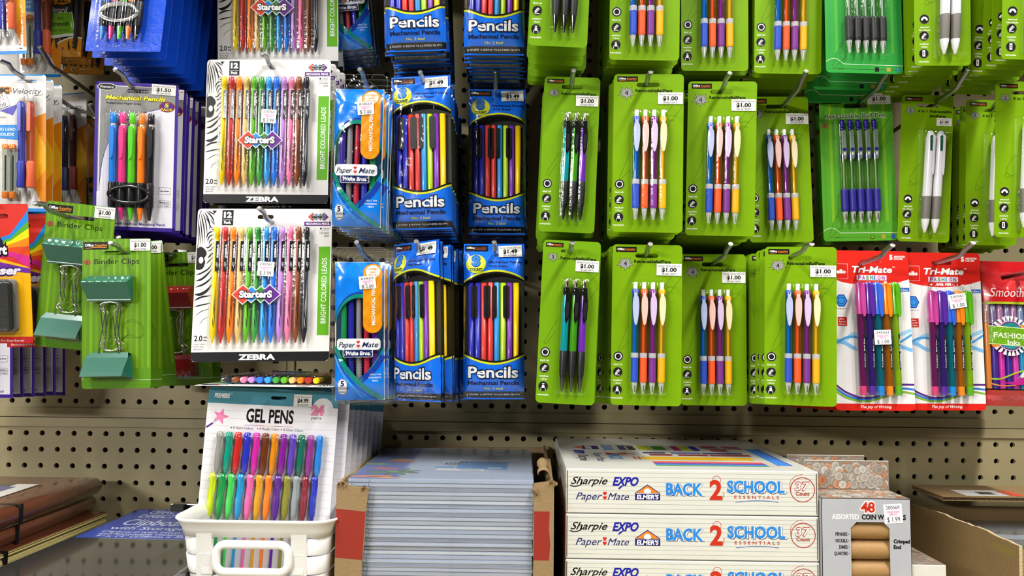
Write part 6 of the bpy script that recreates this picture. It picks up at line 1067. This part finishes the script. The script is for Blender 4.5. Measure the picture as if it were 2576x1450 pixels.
def journals():
    br = mat('#6e3a26', .32, 0, .6, .7, 60, kind='leatherette', var=.1); pg = mat('#c9b878', .7, 0, 0, .4, 200, kind='paper_edge', var=.08); film = clear('journal_wrap', bump=.3, bscale=160, stretch=(1, .3, 1), rough=.12, base=.0, ior=1.1)
    xr = pix(253, 1245, 1.16).x*1000; Z = lambda py, d: pix(240, py, d).z*1000; W, D = 230, 300; y0 = 1165-D
    zt = Z(1203, 1.16); hs = (25, 24, 34, 22); z = zt; names = ('top brown journal with a printed paper sleeve, black elastic band', 'second brown journal from the top, wrapped in film', 'journal with thick cream pages showing, below two brown ones', 'brown journal under the cream-paged one')
    for k in range(5):
        h = (25, 25, 30, 26, z-SH*1000)[k]; z -= h
        if k == 4 and h < 8: break
        dx = (0, -6, 5, -4, -6)[k]; rot = (0, .02, -.03, .0, 0)[k]
        o = empty('journal', ((xr-W/2+dx)*.001, (y0+D/2)*.001, z*.001), names[k] if k < 4 else 'lowest brown journal resting on the shelf', 'journal'); o.rotation_euler = (0, 0, rot)
        h -= .6; m = M()
        if k != 2:
            # rounded spine along the right side
            n = 9; pr = [(-W/2, 0), (W/2-h*.5, 0)] + [(W/2-h*.5+h*.5*math.sin(math.pi*j/n), h/2-h/2*math.cos(math.pi*j/n)) for j in range(1, n)] + [(W/2-h*.5, h), (-W/2, h)]
            c = len(pr); ys = (-D/2, -D/2+2, D/2-2, D/2); vs = [((x-(1.5 if y in (ys[0], ys[3]) and x > 0 else 0))*.001, y*.001, zz*.001) for y in ys for x, zz in pr]
            m.add(vs, [(j*c+i, j*c+(i+1) % c, (j+1)*c+(i+1) % c, (j+1)*c+i) for j in range(3) for i in range(c)], br, True); m.add(vs[:c], [tuple(range(c))[::-1]], br); m.add(vs[-c:], [tuple(range(c))], br)
        else:
            m.box(-W/2, W/2, -D/2, D/2, h-2, h, br); m.box(-W/2, W/2, -D/2, D/2, 0, 2, br)
        cv = obj('cover', m, o)
        if k == 2:
            m = M(); vs = []; L_ = 16
            for j in range(L_): zz = 2+(h-4)*j/(L_-1); e = W/2+1.5+random.uniform(-1.6, 1.6); vs += [((-W/2+2)*.001, (-D/2+2)*.001, zz*.001), (e*.001, (-D/2+2)*.001, zz*.001), ((e+random.uniform(-1, 1))*.001, 0, zz*.001), (e*.001, (D/2-2)*.001, zz*.001), ((-W/2+2)*.001, (D/2-2)*.001, zz*.001)]
            m.add(vs, [tuple(5*j+q for q in range(5)) for j in range(L_)] + [(5*j+a, 5*j+a+1, 5*j+a+6, 5*j+a+5) for j in range(L_-1) for a in range(4)], pg); obj('pages', m, o)
        el = M(); yb = -40 if k != 2 else -70; el.box(-W/2, W/2+.6, yb-2.5, yb+2.5, h, h+1, '#17161a'); el.box(W/2-.2, W/2+1.6 if k != 2 else W/2+4.4, yb-2.5, yb+2.5, -.2, h+.8, '#17161a'); obj('elastic_band', el, o)
        if k == 0:
            s = M(W, D); s.mp = lambda u, v, l: ((-W/2+u)*.001, (D/2-v)*.001, (h+l)*.001); s.slab([(20, 60), (W-60, 60), (W-52, 200), (W-70, 235), (20, 230)], .2, .6, '#5c6058'); s.poly([(W-92, 60), (W-60, 60), (W-53, 205), (W-84, 232)], .75, '#d6d4cc'); s.rect(118, 80, 150, 150, 1.0, '#6a6490'); s.rect(20, 215, 130, 222, 1.1, '#dadad6')
            s.poly([(70, 150), (130, 140), (136, 200), (80, 205)], 1.2, '#a8744c'); s.line([(40, 90), (120, 96)], 3, .8, '#dadad6', False); s.line([(40, 110), (110, 116)], 3, .8, '#dadad6', False); obj('paper_sleeve', s, o)
        if k < 2:
            f = M(); vs = []; n = 26
            for i in range(n+1):
                y = -D/2+D*i/n
                for (x, zz) in ((W/2-30, h+.9), (W/2-6, h+.9), (W/2+1.2, h*.75), (W/2+1.6, h*.3), (W/2-3, -.1)): vs.append(((x+random.uniform(-.12, .1))*.001, y*.001, zz*.001))
            f.add(vs, [(i*5+j, (i+1)*5+j, (i+1)*5+j+1, i*5+j+1) for i in range(n) for j in range(4)], film, True); obj('clear_wrap', f, o)
def clipboards():
    smoky = mat('#3c3c3a', .05, 0, 1., .0, kind='smoky_plastic', var=0); z0 = pix(420, 1279, 1.185).z*1000; th = (z0-SH*1000)/4
    for k in range(4):
        z = SH*1000+(3-k)*th; o = empty('storage_clipboard', (pix(343, 1279, 1.185).x+.115, 1.0, z*.001), ('smoky glossy clipboard with a blue label, topmost beside the journals' if k == 0 else f'smoky clipboard, {ORD[k-1]} from the top of the pile beside the journals'), 'clipboard'); o.rotation_euler = (0, 0, -.03)
        m = M(230, 360); m.box(-115, 98, -180, 180, 0, th-.5, smoky, bev=2); obj('board', m, o)
        if k: continue
        l_ = M(); h = th-.5; l_.mp = lambda u, v, l: ((u-115)*.001, (180-v)*.001, (h+l)*.001); l_.slab([(6, 6), (197, 6), (197, 172), (6, 172)], .05, .35, mat('#3a52b0', .25, 0, .4, kind='paper_label'))
        for s, u0, u1, v, hh in (('OFFICE', 32, 82, 36, 20), ('DIRECT', 30, 82, 60, 18), ('Clipboard', 28, 130, 104, 32), ('with Storage', 26, 130, 128, 15), ('Clipboard with Plastic Storage', 26, 180, 145, 8), ('and Removable Hanging Hole', 28, 170, 156, 8), ('9" x 14" (228mm x 355mm)', 30, 180, 167, 8)): l_.text(s, u0, u1, v, hh, .5, '#c8cfe8', .01)
        obj('paper_label', l_, o)
        c = M(); c.box(-30, 84, 158, 176, h, h+5, metal('#c8c8c8', .2), bev=1.5); c.tube([(-.06, .172, (h+9)*.001), (.085, .172, (h+9)*.001)], .0025, metal('#d8d8d8', .15)); c.box(-56, -36, 160, 182, h, h+10, '#2c2c28'); obj('clip', c, o)
def lights():
    w = bpy.data.worlds.new('store_air'); bpy.context.scene.world = w; w.use_nodes = True; bg = w.node_tree.nodes['Background']; bg.inputs[0].default_value = (.80, .86, .90, 1); bg.inputs[1].default_value = .03
    def area(loc, sx, sy, e, rot, c=(1, .975, .93)):
        l = bpy.data.lights.new('ceiling_tube_light', 'AREA'); l.shape = 'RECTANGLE'; l.size = sx; l.size_y = sy; l.energy = e; l.color = c; o = bpy.data.objects.new('ceiling_tube_light', l); C.objects.link(o); o.location = loc; o.rotation_euler = rot; return o
    for x, e in ((-3.3, 40), (-1.25, 85), (1.0, 132), (3.1, 30)): area((x, -.45, 3.3), .14, 1.9, e, (0, 0, 0))
    d = Vector((-.3, 1.2, 1.2))-Vector((-4.5, -5, 3.2)); area((-4.5, -5, 3.2), 2.4, .25, 330, d.to_track_quat('-Z', 'Y').to_euler())
def main():
    setting(); build_wall(); basket(); b2s_boxes(); book_stack(); coin_boxes(); right_carton(); journals(); clipboards(); lights()
    s = bpy.context.scene; v = s.view_settings; v.view_transform = 'Standard'; v.look = 'None'; v.gamma = 1; v.exposure = -0.33; v.use_curve_mapping = False
    s.cycles.transparent_max_bounces = 24; s.cycles.max_bounces = 8; s.cycles.caustics_reflective = False; s.cycles.caustics_refractive = False; s.cycles.sample_clamp_indirect = 4
main()
